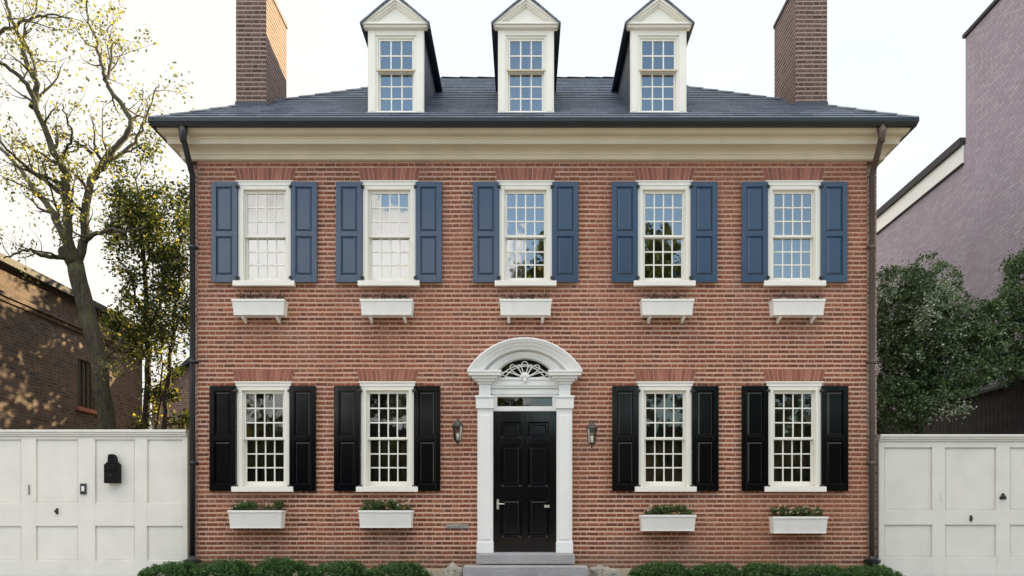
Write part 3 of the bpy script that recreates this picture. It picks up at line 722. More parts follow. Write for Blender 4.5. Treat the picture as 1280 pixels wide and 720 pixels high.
def smooth_path(pts, rad, sub=4):
    out, ro = [], []
    n = len(pts)
    for i in range(n-1):
        p0, p1, p2, p3 = pts[max(i-1,0)], pts[i], pts[i+1], pts[min(i+2,n-1)]
        for k in range(sub):
            t = k/sub
            out.append(0.5*((2*p1)+(-p0+p2)*t+(2*p0-5*p1+4*p2-p3)*t*t+(-p0+3*p1-3*p2+p3)*t*t*t)); ro.append(rad[i]*(1-t)+rad[i+1]*t)
    out.append(pts[-1]); ro.append(rad[-1]); return out, ro
def twigs(b, path, rads, rnd, tips, every=0.35, length=0.9, depth=2, start=0.3, r0=None):
    acc = 0; L = sum((path[i+1]-path[i]).length for i in range(len(path)-1)); s = 0
    for i in range(len(path)-1):
        sg = (path[i+1]-path[i]).length; s += sg; acc += sg
        if s/L < start or acc < every: continue
        acc = 0
        d = (path[i+1]-path[i]).normalized()
        ax = Vector((rnd.gauss(0,1), rnd.gauss(0,1), rnd.gauss(0,1))).cross(d).normalized()
        nd = (d*rnd.uniform(.2,.7)+ax*rnd.uniform(.6,1)+Vector((0,0,.25))).normalized()
        ln = length*rnd.uniform(.5,1.2); r = min(rads[i]*.55, 0.022*ln/0.6+.004)
        p = [path[i].copy()]; cur = nd
        m = 5
        for k in range(m):
            cur = (cur+Vector((rnd.gauss(0,.28), rnd.gauss(0,.28), rnd.gauss(0.05,.22)))).normalized(); p.append(p[-1]+cur*ln/m)
        rr = [r*(1-k/(m+.5)) for k in range(m+1)]
        b.tube(p, rr, 5, False); tips.append((p[-1], ln)); tips.append((p[3], ln))
        if depth > 1: twigs(b, p, rr, rnd, tips, every*.55, length*.5, depth-1, .2)

# ------------------------------------------------------------------ window boxes
def wbox(x, ztop, h, w, label, upper, seed):
    rnd = random.Random(seed); g = 'white window boxes under the upper windows' if upper else 'white window boxes under the lower windows'
    root = empty('window_box', (x, 0, ztop-h), label, 'window box', g)
    b = MB(); D0, D1 = -0.235, -0.245; t = 0.02; tp = 0.016
    def slope(x0, x1, x0b, x1b, yf, yfb, z0, z1): 
        b.mesh([(x0b,yfb,z0),(x1b,yfb,z0),(x1b,-.003,z0),(x0b,-.003,z0),(x0,yf,z1),(x1,yf,z1),(x1,-.003,z1),(x0,-.003,z1)], ((0,3,2,1),(0,1,5,4),(1,2,6,5),(2,3,7,6),(3,0,4,7)))
    slope(-w/2, w/2, -w/2+tp, w/2-tp, -.225, -.195, 0, h-.03)
    b.box(-w/2-.008, w/2+.008, -.236, -.218, h-.032, h); b.box(-w/2-.008, -w/2+.012, -.218, -.003, h-.031, h); b.box(w/2-.012, w/2+.008, -.218, -.003, h-.031, h)
    b.box(-w/2+.010, w/2-.010, -.206, -.02, -.012, .0-.0005)
    b.build('box', M['box'], root, bevel=.004)
    so_ = MB(); so_.box(-w/2+.013, w/2-.013, -.217, -.004, h-.05, h-.028); so_.build('soil', M['soil'], root)
    if upper:
        for sx in (-.25, .25):
            k = MB(); k.prism_x([(-.003,-.001),(-.15,-.001),(-.15,-.03),(-.12,-.06),(-.07,-.045),(-.003,-.09)], sx-.02, sx+.02); k.build('bracket', M['box'], root, bevel=.004)
    cs, rr, ct = [], [], []
    for i in range(16):
        cs.append((rnd.uniform(-w/2+.06, w/2-.06), rnd.uniform(-.19,-.05), h+(rnd.uniform(-.01,.11) if not upper else rnd.uniform(0,.07)))); rr.append((.07,.05,.065)); ct.append(115 if not upper else 26)
    V, n = leaves(cs, rr, ct, .016 if not upper else .013, seed); V[:,2] = np.maximum(V[:,2], h-.03)
    leaf_mesh('plant', V, n, M['leaf_plant'] if not upper else M['dead'], root)
    stems = MB()
    for i in range(40):
        x0, y0 = rnd.uniform(-w/2+.05, w/2-.05), rnd.uniform(-.18,-.05); zt = h+rnd.uniform(.06,.18)*(1 if not upper else .75)
        stems.tube([(x0,y0,h-.02),(x0+rnd.uniform(-.02,.02),y0,(h+zt)/2),(x0+rnd.uniform(-.04,.04),y0+rnd.uniform(-.02,.02),zt)],[.003,.002,.001],4,False)
    stems.build('stem', M['leaf_plant'] if not upper else M['dead'], root)
    if not upper:
        cs = [(rnd.uniform(-w/2+.05, w/2-.05), rnd.uniform(-.2,-.05), h+rnd.uniform(.05,.16)) for _ in range(26 if seed != 71 else 5)]
        V, n = leaves(cs, [.022]*len(cs), [9]*len(cs), .014, seed+5); leaf_mesh('flower', V, n, M['petal'], root)
names = ['far left upper window with white curtains','second upper window from the left, white curtained','middle upper window over the arched door','upper window just right of the middle one','far right upper window beside the brown downspout']
for i, x in enumerate([-3.90,-2.025,0.012,2.09,4.01]): wbox(x, 4.09, .215, .76, 'nearly bare white box on brackets below '+names[i], True, 50+i)
names = [('box full of green foliage below the lower window beside the black downspout',-3.945,1.0,.25,.78),('box of thin mixed plants below the lower window left of the door',-2.04,1.0,.245,.78),
         ('box with pinkish and green plants below the lower window right of the door',2.10,.935,.225,.80),('box of trailing pale green plants below the far right lower window',4.03,.91,.235,.80)]
for i, (lb, x, zt, h_, w_) in enumerate(names): wbox(x, zt, h_, w_, 'white '+lb, False, 71+i)

# ------------------------------------------------------------------ wall lanterns
def lantern(x, z, label):
    root = empty('wall_lantern', (x, 0, z), label, 'lantern', 'lanterns flanking the front door')
    b = MB(); b.lathe([(0,.0),(.035,.0),(.035,.008),(0,.008)],12); 
    bp = MB(); bp.tube([(0,0,.12),(0,-.012,.12)],.045,16); bp.tube([(0,-.01,.12),(0,-.06,.15),(0,-.10,.20),(0,-.13,.185)],[.010,.009,.008,.008],8); bp.build('bracket', M['bronze'], root)
    c = (0,-.13,0)
    cap = MB(); cap.lathe([(0,.205),(.010,.20),(.012,.185),(.028,.165),(.040,.150),(.068,.115),(.072,.105),(.060,.104),(0,.11)],6,c,False); cap.build('cap', M['bronze'], root, bevel=.001)
    gl = MB(); gl.lathe([(.058,.103),(.040,-.055)],6,c,False); gl.build('glass', M['lens'], root)
    fr = MB()
    for k in range(6):
        t = 2*math.pi*k/6; fr.tube([(.059*math.cos(t),-.13+.059*math.sin(t),.104),(.041*math.cos(t),-.13+.041*math.sin(t),-.056)],.0045,6)
    fr.lathe([(0,-.09),(.018,-.085),(.022,-.07),(.045,-.062),(.046,-.054),(0,-.054)],6,c,False); fr.lathe([(0,-.115),(.010,-.11),(.012,-.10),(.005,-.09)],8,c); fr.build('frame', M['bronze'], root)
    ca = MB(); ca.lathe([(0,-.05),(.016,-.05),(.016,.02),(0,.03)],10,c); ca.build('candle', M['curtain'], root); root.scale = (1.25,1.25,1.3)
lantern(-.985, wz(546)+.0, 'small aged bronze lantern on the brick wall left of the front door')
lantern(.985, wz(549)+.0, 'small aged bronze lantern on the brick wall right of the front door')

# ------------------------------------------------------------------ panelled white fences with gates
def fence(x0, x1, ztop, panels, rows, name, label, mat, yf=0.05):
    root = empty('panelled_fence', ((x0+x1)/2, yf, 0), label, 'fence')
    ox = -(x0+x1)/2; b = MB(); y1 = .05; zc = ztop-.10
    xs = sorted(panels); cur = x0
    for a, c in xs:
        a, c = max(a, x0), min(c, x1)
        if a > cur: b.box(cur+ox, a+ox, 0, y1, .02, zc)
        zz = .02
        for (r0, r1) in sorted(rows):
            b.box(a+ox, c+ox, .001, y1-.001, zz, r0); zz = r1
            b.box(a+ox, c+ox, .030, .045, r0, r1)
            b.frustum(a+ox+.014, c+ox-.014, r0+.014, r1-.014, .0299, .024, .010)
        b.box(a+ox, c+ox, .001, y1-.001, zz, zc); cur = c
    if cur < x1: b.box(cur+ox, x1+ox, 0, y1, .02, zc)
    b.build('panelling', mat, root, bevel=.004)
    k = MB(); k.box(x0+ox, x1+ox, -.022, .07, zc+.001, zc+.028); k.box(x0+ox, x1+ox, -.040, .09, zc+.029, zc+.062); k.box(x0+ox, x1+ox, -.058, .11, zc+.063, zc+.100)
    k.build('coping', mat, root, bevel=.005)
    return root, ox
PX = lambda p: (p-656)/83.6
lp = [(PX(184),PX(229)),(PX(119),PX(169)),(PX(45),PX(98)),(PX(-31),PX(27)),(PX(-105),PX(-50)),(PX(-180),PX(-124))]
lf, ox = fence(-10.15, BL-.005, 2.206, lp, [(.80-.55,wz(655)-.03),(wz(629),wz(549))], '', 'white panelled timber gate wall left of the house, with a black letterbox', M['fence'])
lf_ox = ox
def on(root, ox, b, name, mat): return b.build(name, mat, root, (ox,0,0), bevel=.002)
b = MB(); x, z = PX(37), wz(612); b.box(x-.012,x+.012,-.012,.0,z-.07,z+.07); b.tube([(x,-.012,z-.075),(x,-.012,z+.075)],.008,8); on(lf, ox, b, 'hinge', M['rock'])
b = MB(); x, z = PX(72), wz(639); b.box(x-.018,x+.018,-.010,.0,z-.045,z+.045); b.tube([(x,-.01,z),(x,-.05,z),(x,-.055,z)],[.012,.022,.010],10); on(lf, ox, b, 'knob', M['iron'])
b = MB(); x, z = PX(105), wz(611); b.box(x-.045,x+.045,-.022,-.0,z-.08,z+.08); bell = tag(b.build('intercom', M['iron'], None, (0,.05,0), bevel=.006), 'small dark intercom on the left gate wall beside the letterbox', 'intercom')
b = MB(); b.box(x-.022,x+.022,-.027,-.0222,z-.035,z+.04); b.build('button_plate', M['curtain'], bell, bevel=.002)
x, z = PX(143), wz(588)
b = MB(); b.box(x-.105,x+.105,-.12,-.0,z-.19,z+.09); b.prism_y([(x-.105,z+.0901),(x+.105,z+.0901),(x+.060,z+.13),(x+.035,z+.225),(x-.005,z+.245),(x-.055,z+.235),(x-.062,z+.13)],-.10,-.0)
mb = tag(b.build('letterbox', M['blackbox'], None, (0,.068,0), bevel=.008), 'black metal letterbox with a raised back plate on the left white gate wall', 'letterbox')
b = MB(); b.box(x-.08,x+.08,-.131,-.1202,z+.0,z+.05); b.build('flap', M['blackbox'], mb, bevel=.003)
b = MB(); b.tube([(x+.0,-.121,z-.08),(x+.0,-.135,z-.08)],.014,12); b.build('lock', M['iron'], mb)
rp = [(PX(1105),PX(1165)),(PX(1181),PX(1245)),(PX(1262),PX(1324)),(PX(1340),PX(1402))]
rf, ox = fence(BR+.005, 8.95, 2.135, rp, [(.30,wz(656)),(wz(638),wz(559))], '', 'shade-tinted white panelled timber gate wall right of the house, below a leafy tree', M['fence_shaded'])
b = MB(); x, z = PX(1213), wz(648); b.box(x-.018,x+.018,-.010,.0,z-.045,z+.045); b.tube([(x,-.01,z),(x,-.04,z)],[.010,.018],10); on(rf, ox, b, 'latch', M['iron'])
b = MB(); x, z = PX(1253), wz(621)
for a_, c_ in ((0,.03),(-.026,-.015),(.026,-.015)): b.tube([(x+a_,0,z+c_),(x+a_,-.014,z+c_)],.026,12)
b.tube([(x,-.01,z),(x,-.05,z),(x,-.06,z)],[.012,.026,.012],10); on(rf, ox, b, 'knob', M['iron'])
b = MB(); x, z = PX(1176), wz(621); b.box(x-.008,x+.008,-.008,.0,z-.06,z+.06); on(rf, ox, b, 'hinge', M['fence_shaded'])
b = MB(); x, z = PX(1247), wz(697); b.box(x-.008,x+.008,-.008,.0,z-.06,z+.06); on(rf, ox, b, 'hinge', M['fence_shaded'])

# ------------------------------------------------------------------ neighbours
nb = empty('neighbour_house', (9.0, 8, 0), 'tall mauve painted brick building with dark coping and white fascia right of the house', 'building')
b = MB(); WXR = 9.0; yt = 17.15-12.5; HT = EYE+1.094*9; HL = EYE+.853*9
b.mesh([(0,-12,0),(0,-3.35,0),(0,-3.35,HT),(0,-12,HT),(0,12,0),(0,12,HL),(0,-3.35,HL)], ((0,1,2,3),(1,4,5,6)))
b = MB()
b.box(0, 6, 1.2-8, yt-8, 0, HT); b.box(.002, 6, yt-8+.001, 12-8, 0, HL)
b.build('wall', M['mauve'], nb)
b = MB(); b.box(-.05, 6.05, 1.15-8, yt-8+.05, HT+.001, HT+.08); b.build('coping', M['rooftar'], nb, bevel=.01)
b = MB(); b.box(-.03, .0, yt-8+.06, 12-8, HL-.36, HL+.001); b.build('fascia', M['trimw'], nb)
b = MB(); b.prism_x([(yt-8+.055, HL+.002),(12-8+.1, HL+.002),(12-8+.1,HL+.16),(yt-8+.055,HL+.16)], -.09, 6.0); b.box(-.045,-.0,yt-8+.055,12-8,HL-.39,HL-.361); b.build('roof', M['rooftar'], nb)

LX = -10.2
nl = empty('neighbour_house', (LX, 8, 0), 'low brown brick building with sloping dark eave behind the left gate wall', 'building')
HN = EYE+10.2*.488
b = MB()
wy0, wy1 = 18.9-12.5, 20.0-12.5
ya, yb_ = (F*10.2/(656-97))-12.5, (F*10.2/(656-119))-12.5
zc = EYE+ (650-478)*(ya+12.5)/F
def wall_side(b, y0, y1, z0, z1, ops):
    ys = sorted({y0,y1,*[o[0] for o in ops],*[o[1] for o in ops]}); zs = sorted({z0,z1,*[o[2] for o in ops],*[o[3] for o in ops]})
    for i in range(len(ys)-1):
        for j in range(len(zs)-1):
            cy, cz = (ys[i]+ys[i+1])/2, (zs[j]+zs[j+1])/2
            if any(o[0]<cy<o[1] and o[2]<cz<o[3] for o in ops): continue
            b.face([(0,ys[i],zs[j]),(0,ys[i+1],zs[j]),(0,ys[i+1],zs[j+1]),(0,ys[i],zs[j+1])])
    for o in ops:
        for p in ([(0,o[0],o[2]),(0,o[0],o[3]),(-.2,o[0],o[3]),(-.2,o[0],o[2])],[(0,o[1],o[2]),(-.2,o[1],o[2]),(-.2,o[1],o[3]),(0,o[1],o[3])],[(0,o[0],o[2]),(-.2,o[0],o[2]),(-.2,o[1],o[2]),(0,o[1],o[2])],[(0,o[0],o[3]),(0,o[1],o[3]),(-.2,o[1],o[3]),(-.2,o[0],o[3])]): b.face(p)
op = (ya-8, yb_-8, zc-.55, zc+.55)
wall_side(b, -9, 1.9, 0, HN, [op]); b.face([(0,1.9,0),(-6,1.9,0),(-6,1.9,HN),(0,1.9,HN)]); b.face([(-6,-9,0),(0,-9,0),(0,-9,HN),(-6,-9,HN)])
b.build('wall', M['dark_brick'], nl)
b = MB(); b.prism_y([(.22,HN-.03),(.24,HN+.10),(-6.2,HN+2.2),(-6.2,HN+2.05),(-.02,HN+.002)], -9.2, 2.1); b.build('roof', M['rooftar'], nl)
b = MB(); b.box(0.001, .10, -9.1, 1.88, HN-.62, HN-.54); b.box(0.001,.05,-9.1,1.88,HN-.70,HN-.621); b.build('string_course', M['dark_brick'], nl)
b = MB(); b.box(-.12,-.06,op[0],op[1],op[2],op[3]); wn = b.build('window', M['drape'], nl)
b = MB()
for k in range(4): yy = op[0]+(op[1]-op[0])*(k+.5)/4; b.box(-.058,-.02,yy-.05,yy+.05,op[2]+.03,op[3])
b.build('shutter_slat', M['bark2'], wn)
b = MB(); b.box(-.05,.08,op[0]-.1,op[1]+.1,op[2]-.09,op[2]-.001); b.build('sill', M['arch'], wn)

gb = empty('garden_building', (-9.6, 12, 0), 'small gabled grey outbuilding behind the slim trees left of the house', 'outbuilding')
b = MB(); W_ = 2.6; zg = EYE+ (650-498)*24.5/F; zp = EYE+(650-465)*24.5/F
X_ = wx(190,24.5)+9.6
b.prism_y([(X_,0),(X_+4.0,0),(X_+4.0,zg),(X_+2.0,zp+1.0),(X_,zg)], 0, 5); b.build('wall', M['side'], gb)
b = MB(); b.prism_y([(X_-.15,zg-.1),(X_+2.0,zp+1.02),(X_+4.15,zg-.1),(X_+4.15,zg+.04),(X_+2.0,zp+1.18),(X_-.15,zg+.04)], -.15, 5.1); b.build('roof', M['rooftar'], gb)


ls = empty('shade_screen', (8.6, 5, 0), 'low near-black timber board shed added to stand for tree shade against the mauve wall', 'screen')  # near-black boards added where the wall is only shaded by the trees
q = N('shade_boards'); v = q.coord(); w_ = q.n('TexWave'); w_.bands_direction = 'Y'; w_.inputs['Scale'].default_value = 2.2; w_.inputs['Distortion'].default_value = 0.3; q.L(v, w_.inputs['Vector'])
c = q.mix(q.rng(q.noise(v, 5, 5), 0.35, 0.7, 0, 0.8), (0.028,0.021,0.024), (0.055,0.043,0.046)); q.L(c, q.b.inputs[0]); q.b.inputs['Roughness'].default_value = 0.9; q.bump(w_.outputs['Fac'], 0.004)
b = MB(); b.box(0, .38, -4.2, 4, 0, 3.22); b.build('wall', q.m, ls)  # body of the added shade screen
b = MB(); b.prism_y([(-.08,3.221),(.385,3.42),(.385,3.47),(-.08,3.27)], -4.3, 4.1); b.build('roof', M['rooftar'], ls)  # top of the added shade screen
# ------------------------------------------------------------------ trees
def tree(name, label, limbs, Z0, bmat, lmat, seed, leaf_n, leaf_s, clus_r, every=.35, tw=.9, extra=None, zspread=1.2, lift=None):
    rnd = random.Random(seed); base = P(limbs[0][0][0][0], 0, Z0); root = empty(name, (base.x, base.y, 0), label, 'tree')
    off = Vector((base.x, base.y, 0)); b = MB(); tips = []
    for li, (pp, rr, dz_) in enumerate(limbs):
        n = len(pp); pts = [P(x, y, Z0+dz_*(i/(n-1)))-off for i, (x, y) in enumerate(pp)]
        if li == 0: pts[0].z = -.1
        rads = [rr[0]+(rr[1]-rr[0])*(i/(n-1))**.8 for i in range(n)]
        pts, rads = smooth_path(pts, rads)
        pts = [p+Vector((rnd.gauss(0,.012),rnd.gauss(0,.03),rnd.gauss(0,.01))) for p in pts]
        b.tube(pts, rads, 10)
        if li: twigs(b, pts, rads, rnd, tips, every, tw, 2, .12)
    b.build('trunk', bmat, root)
    if extra: tips += [(P(*e[:3])-off, e[3]) for e in extra]
    cs = [t[0] for t in tips]
    ns = [leaf_n*rnd.choice((0,.3,.6,1,1.6,2.4)) for t in tips]
    V, n = leaves([tuple(c) for c in cs], [clus_r*rnd.uniform(.6,1.5) for _ in cs], ns, leaf_s, seed)
    V2 = V.reshape(-1,4,3); keep = np.ones(len(V2), bool)
    # nothing grows into the house wall
    wxp = V2[:,0,0]+off.x; wyp = V2[:,0,1]+off.y; keep = ~((wxp > -5.2) & (wxp < 5.4) & (wyp > -.3))
    if lift: keep &= lift(V2[:,0,0]+off.x, V2[:,0,1]+off.y, V2[:,0,2])
    V = V2[keep].reshape(-1,3); n = int(keep.sum())
    leaf_mesh('crown', V, n, lmat, root); return root, off
big = [
 ([(140,720),(136,600),(133,520),(124,455),(112,400),(103,365),(93,330),(88,315)], (.150,.140), 0),
 ([(90,325),(78,290),(62,260),(45,238),(28,215),(8,192),(-30,160)], (.080,.022), 1.2),
 ([(90,322),(83,285),(82,240),(79,212),(66,185),(50,150),(38,112),(20,92),(-5,75)], (.095,.026), -.8),
 ([(42,135),(45,105),(32,75),(24,42),(8,8),(0,-20)], (.06,.02), .3),
 ([(-5,45),(12,36),(32,28),(50,20),(64,18),(85,22)], (.04,.012), .2),
 ([(95,338),(104,305),(108,265),(113,235),(124,208),(142,188),(160,165),(163,150),(150,128),(135,108),(130,92),(124,70),(119,48),(112,30),(108,0)], (.088,.015), 1.0),
 ([(132,98),(139,78),(140,50),(133,38),(150,20)], (.03,.008), 1.0),
 ([(122,212),(148,195),(168,178),(180,158),(186,138),(196,110)], (.045,.012), .6),
 ([(86,322),(68,322),(50,318),(35,312),(22,318),(5,322)], (.05,.012), -1.0),
 ([(80,245),(62,230),(45,218),(30,206),(10,186),(-10,165)], (.045,.015), -1.4),
 ([(104,300),(122,292),(140,287),(160,290),(182,282)], (.05,.012), -.8),
 ([(45,110),(42,80),(30,40),(45,10),(48,-20)], (.03,.01), .6),
 ([(78,205),(82,185),(90,170),(84,150),(78,130)], (.035,.01), -.6),
 ([(112,190),(100,180),(92,190),(75,195)], (.03,.01), .6),
 ([(125,450),(140,440),(150,430),(156,412)], (.04,.012), .9),
]
xt = [(25,235,14.3,.4),(12,232,14.3,.4),(35,238,14.3,.4),(48,240,14.3,.4),(105,200,14.6,.5),(112,212,14.6,.5),(102,215,14.6,.5),(98,205,14.4,.5),(135,460,14.8,.4),(142,468,14.8,.3),(130,452,14.8,.4),(165,275,15,.4)]
tree('old_tree', 'old forked tree with mossy trunk and sparse yellow-green leaves behind the left gate wall', big, 15.0, M['bark'], M['leaf_yellow'], 3, 9, .031, .24, .32, .95, extra=xt*3,
     )
sm = [
 ([(182,720),(182,600),(183,520),(184,440),(182,370),(178,300),(174,240)], (.095,.03), .3),
 ([(205,720),(205,560),(210,480),(217,410),(222,350),(226,290)], (.065,.02), .3),
 ([(182,400),(170,370),(160,340),(148,322)], (.03,.01), -.6),
 ([(183,420),(195,390),(205,360),(212,320),(208,280)], (.03,.01), .5),
 ([(180,340),(190,310),(200,280),(204,250)], (.03,.01), .5),
 ([(180,320),(168,290),(160,270),(150,262)], (.03,.01), -.5),
 ([(215,420),(225,400),(232,380)], (.02,.01), -.3),
 ([(184,450),(165,420),(150,405),(142,400)], (.03,.01), .4),
 ([(176,250),(170,225),(178,205),(172,190)], (.02,.008), .2),
 ([(196,545),(200,500),(202,440),(200,380)], (.03,.012), .6),
 ([(224,300),(222,270),(228,240)], (.02,.01), -.2),
]
sx = [(random.uniform(138,232), random.uniform(235,430), random.uniform(16.2,17.6), .5) for _ in range(230)]
tree('slim_evergreen_tree', 'slim olive-leaved tree with thin dark trunks, growing right against the left side of the house', sm, 17.0, M['bark2'], M['leaf_olive'], 5, 42, .036, .27, .30, .7, extra=sx)

# unseen tree added in the back garden to dapple the left neighbour's wall
def round_tree(name, label, loc, h, r, seed, lmat, bmat, n=70, leaf=.07, per=150, group=None, squash=.8, trunk_r=.16):
    rnd = random.Random(seed); root = empty(name, loc, label, 'tree', group); b = MB(); cs = []
    t0 = Vector((0,0,-.1)); top = Vector((rnd.uniform(-.2,.2), rnd.uniform(-.2,.2), h-r*squash*.6))
    b.tube([t0, Vector((0.04,0.03,h*.3)), top*.55+Vector((0,0,h*.02)), top], [trunk_r*1.25, trunk_r, trunk_r*.7, trunk_r*.25], 9)
    for k in range(n):
        d = Vector((rnd.gauss(0,1), rnd.gauss(0,1), rnd.gauss(0,1))).normalized()*rnd.random()**.45
        c = Vector((d.x*r, d.y*r, h-r*squash+d.z*r*squash)); cs.append(tuple(c))
        if k % 2 == 0:
            s_ = Vector((0,0,h*.32))+(top-Vector((0,0,h*.32)))*rnd.random()*.8; m_ = s_.lerp(c,.5)+Vector((rnd.uniform(-.2,.2),rnd.uniform(-.2,.2),.15))
            b.tube([s_, m_, c], [trunk_r*.35, trunk_r*.2, .012], 5, False)
    b.build('trunk', bmat, root)
    V, nn = leaves(cs, [(r*.26*rnd.uniform(.6,1.4),)*2+(r*.2*rnd.uniform(.6,1.2),) for _ in cs], [per*rnd.uniform(.4,1.6) for _ in cs], leaf, seed, .3)
    leaf_mesh('crown', V, nn, lmat, root); return root
round_tree('dapple_tree', 'unseen leafy tree added behind the left end of the house to dapple the neighbour wall', (-6.6, 11.2, 0), 7.6, 2.5, 21, M['leaf_dark'], M['bark2'], 85, .09, 120)
for i, (x, y, h_) in enumerate(((-15,-25,10.6),(-8.5,-26,10.9),(-2.8,-24.5,10.4),(2.1,-25,13.6),(10.5,-25,10.0),(17,-25.5,10.2),(5.4,-25.6,13.9))):
    if i == 0: t0 = round_tree('street_tree', 'leafy street tree on the far pavement', (x,y,0), 10.6, 3.6, 40, M['leaf_dark'], M['bark2'], 60, .16, 110, 'street trees on the far pavement', trunk_r=.2); t = t0
    else: t = copy_tree(t0)
    t.location = (x,y,0); t.rotation_euler = (0,0,i*1.3); t.scale = (1,1,h_/10.6)
rnd = random.Random(4); cs = [(rnd.uniform(-30,30), -28+rnd.uniform(-1,1), rnd.uniform(0,5.6)) for _ in range(700)]
V, n = leaves(cs, [.9]*700, [45]*700, .22, 8); hg = leaf_mesh('reflected_hedge', V, n, M['leaf_dark'], None); tag(hg, 'long dark hedge added unseen across the street to darken the window reflections', 'hedge')  # added out of view so the lower windows and black paint reflect dark
b = MB(); b.box(-30,30,-28.6,-27.6,0,5.4); b.build('added_hedge_core', M['room'], hg)

# evergreen against the mauve wall
def mass(name, label, loc, blobs, seed, parts, bmat, stems):
    root = empty(name, loc, label, 'tree'); b = MB(); L = Vector(loc)
    for st in stems: 
        pts, rd = smooth_path([Vector(p)-L for p in st[0]], list(np.linspace(st[1], st[2], len(st[0])))); b.tube(pts, rd, 7, False)
    b.build('trunk', bmat, root)
    rnd = random.Random(seed)
    for nm, mat, bl, per, size in parts:
        cs, rr, ct = [], [], []
        for (c, r, k) in bl:
            for _ in range(k):
                d = Vector((rnd.gauss(0,1),rnd.gauss(0,1),rnd.gauss(0,1))).normalized()*rnd.random()**.4
                cs.append((c[0]+d.x*r[0]-L.x, c[1]+d.y*r[1]-L.y, c[2]+d.z*r[2]-L.z)); rr.append(rnd.uniform(.10,.24)); ct.append(per*rnd.uniform(.4,1.6))
        V, n = leaves(cs, rr, ct, size, seed+len(nm), .2)
        V2 = V.reshape(-1,4,3); X = V2[:,0,0]+L.x; Yy = V2[:,0,1]+L.y
        kp = (X < 8.93) & ~((X < 5.4) & (Yy > -.2)) & (Yy > .25); leaf_mesh(nm, V2[kp].reshape(-1,3), int(kp.sum()), mat, root)
    return root
def BP(px, py, Z, rx, ry_, rz_): return (tuple(P(px,py,Z)), (rx*Z/F, ry_, rz_*Z/F))
def inside(poly, x, y):
    r = False; n = len(poly)
    for i in range(n):
        (x1,y1),(x2,y2) = poly[i], poly[(i+1)%n]
        if (y1 > y) != (y2 > y) and x < (x2-x1)*(y-y1)/(y2-y1)+x1: r = not r
    return r
def spray_tree(name, label, loc, regions, stems, seed, keepf):
    root = empty(name, loc, label, 'tree'); L = Vector(loc); rnd = random.Random(seed); rs = np.random.RandomState(seed); b = MB()
    for st in stems:
        pts, rd = smooth_path([Vector(p)-L for p in st[0]], list(np.linspace(st[1], st[2], len(st[0])))); b.tube(pts, rd, 7, False)
    for nm, mat, regs, size, asp in regions:
        V = []
        for poly, zr, count, per, twig in regs:
            x0, x1 = min(p[0] for p in poly), max(p[0] for p in poly); y0, y1 = min(p[1] for p in poly), max(p[1] for p in poly); k = 0
            while k < count:
                x, y = rnd.uniform(x0,x1), rnd.uniform(y0,y1)
                if not inside(poly, x, y): continue
                k += 1; c = P(x, y, rnd.uniform(*zr))-L
                # each spray is a short drooping shoot with leaves along it
                d = Vector((rnd.gauss(.35,.5), rnd.gauss(-.25,.5), rnd.gauss(.25,.4))).normalized(); ln = rnd.uniform(.18,.42)
                p0 = c-d*ln*.5; p1 = c+Vector((0,0,.05)); p2 = c+d*ln*.5-Vector((0,0,.05))
                if twig and k % 2 == 0: b.tube([p0,p1,p2],[.007,.005,.002],4,False)
                n = int(per*rnd.uniform(.5,1.5)); t = rs.rand(n,1)
                base = (1-t)**2*np.array(p0)+2*t*(1-t)*np.array(p1)+t*t*np.array(p2)
                wd = .065*(1.1-t); pos = base+rs.normal(size=(n,3))*wd
                a = rs.normal(size=(n,3))*.6+np.array(d); a /= np.linalg.norm(a,axis=1)[:,None]
                bb = rs.normal(size=(n,3)); bb -= (bb*a).sum(1)[:,None]*a; bb /= np.linalg.norm(bb,axis=1)[:,None]
                s_ = size*(.55+.9*rs.rand(n,1)); V.append(np.stack([pos-a*s_, pos-bb*s_*asp, pos+a*s_, pos+bb*s_*asp],1))
        V = np.concatenate(V); X = V[:,0,0]+L.x; Y = V[:,0,1]+L.y; kp = keepf(X, Y); leaf_mesh(nm, V[kp].reshape(-1,3), int(kp.sum()), mat, root)
    b.build('trunk', M['bark2'], root); return root
kf = lambda X, Y: (X < 8.93) & ~((X < 5.42) & (Y > -.2)) & (Y > .25)
pA = [(1098,350),(1112,335),(1130,340),(1148,322),(1172,318),(1192,335),(1205,362),(1228,380),(1252,385),(1262,410),(1262,452),(1225,475),(1190,490),(1165,515),(1120,530),(1094,535)]
pB = [(1098,372),(1130,365),(1160,350),(1190,372),(1205,400),(1245,410),(1240,450),(1200,465),(1160,490),(1098,505)]
pD = [(1094,470),(1150,478),(1200,462),(1262,448),(1290,452),(1285,474),(1215,490),(1170,512),(1150,535),(1094,545)]
tip1 = [(1160,352),(1188,348),(1200,362),(1192,385),(1165,402),(1145,418),(1138,402),(1158,380)]
tip2 = [(1098,345),(1125,332),(1132,350),(1110,372),(1098,375)]
tip3 = [(1105,380),(1150,360),(1240,400),(1200,450),(1110,450)]
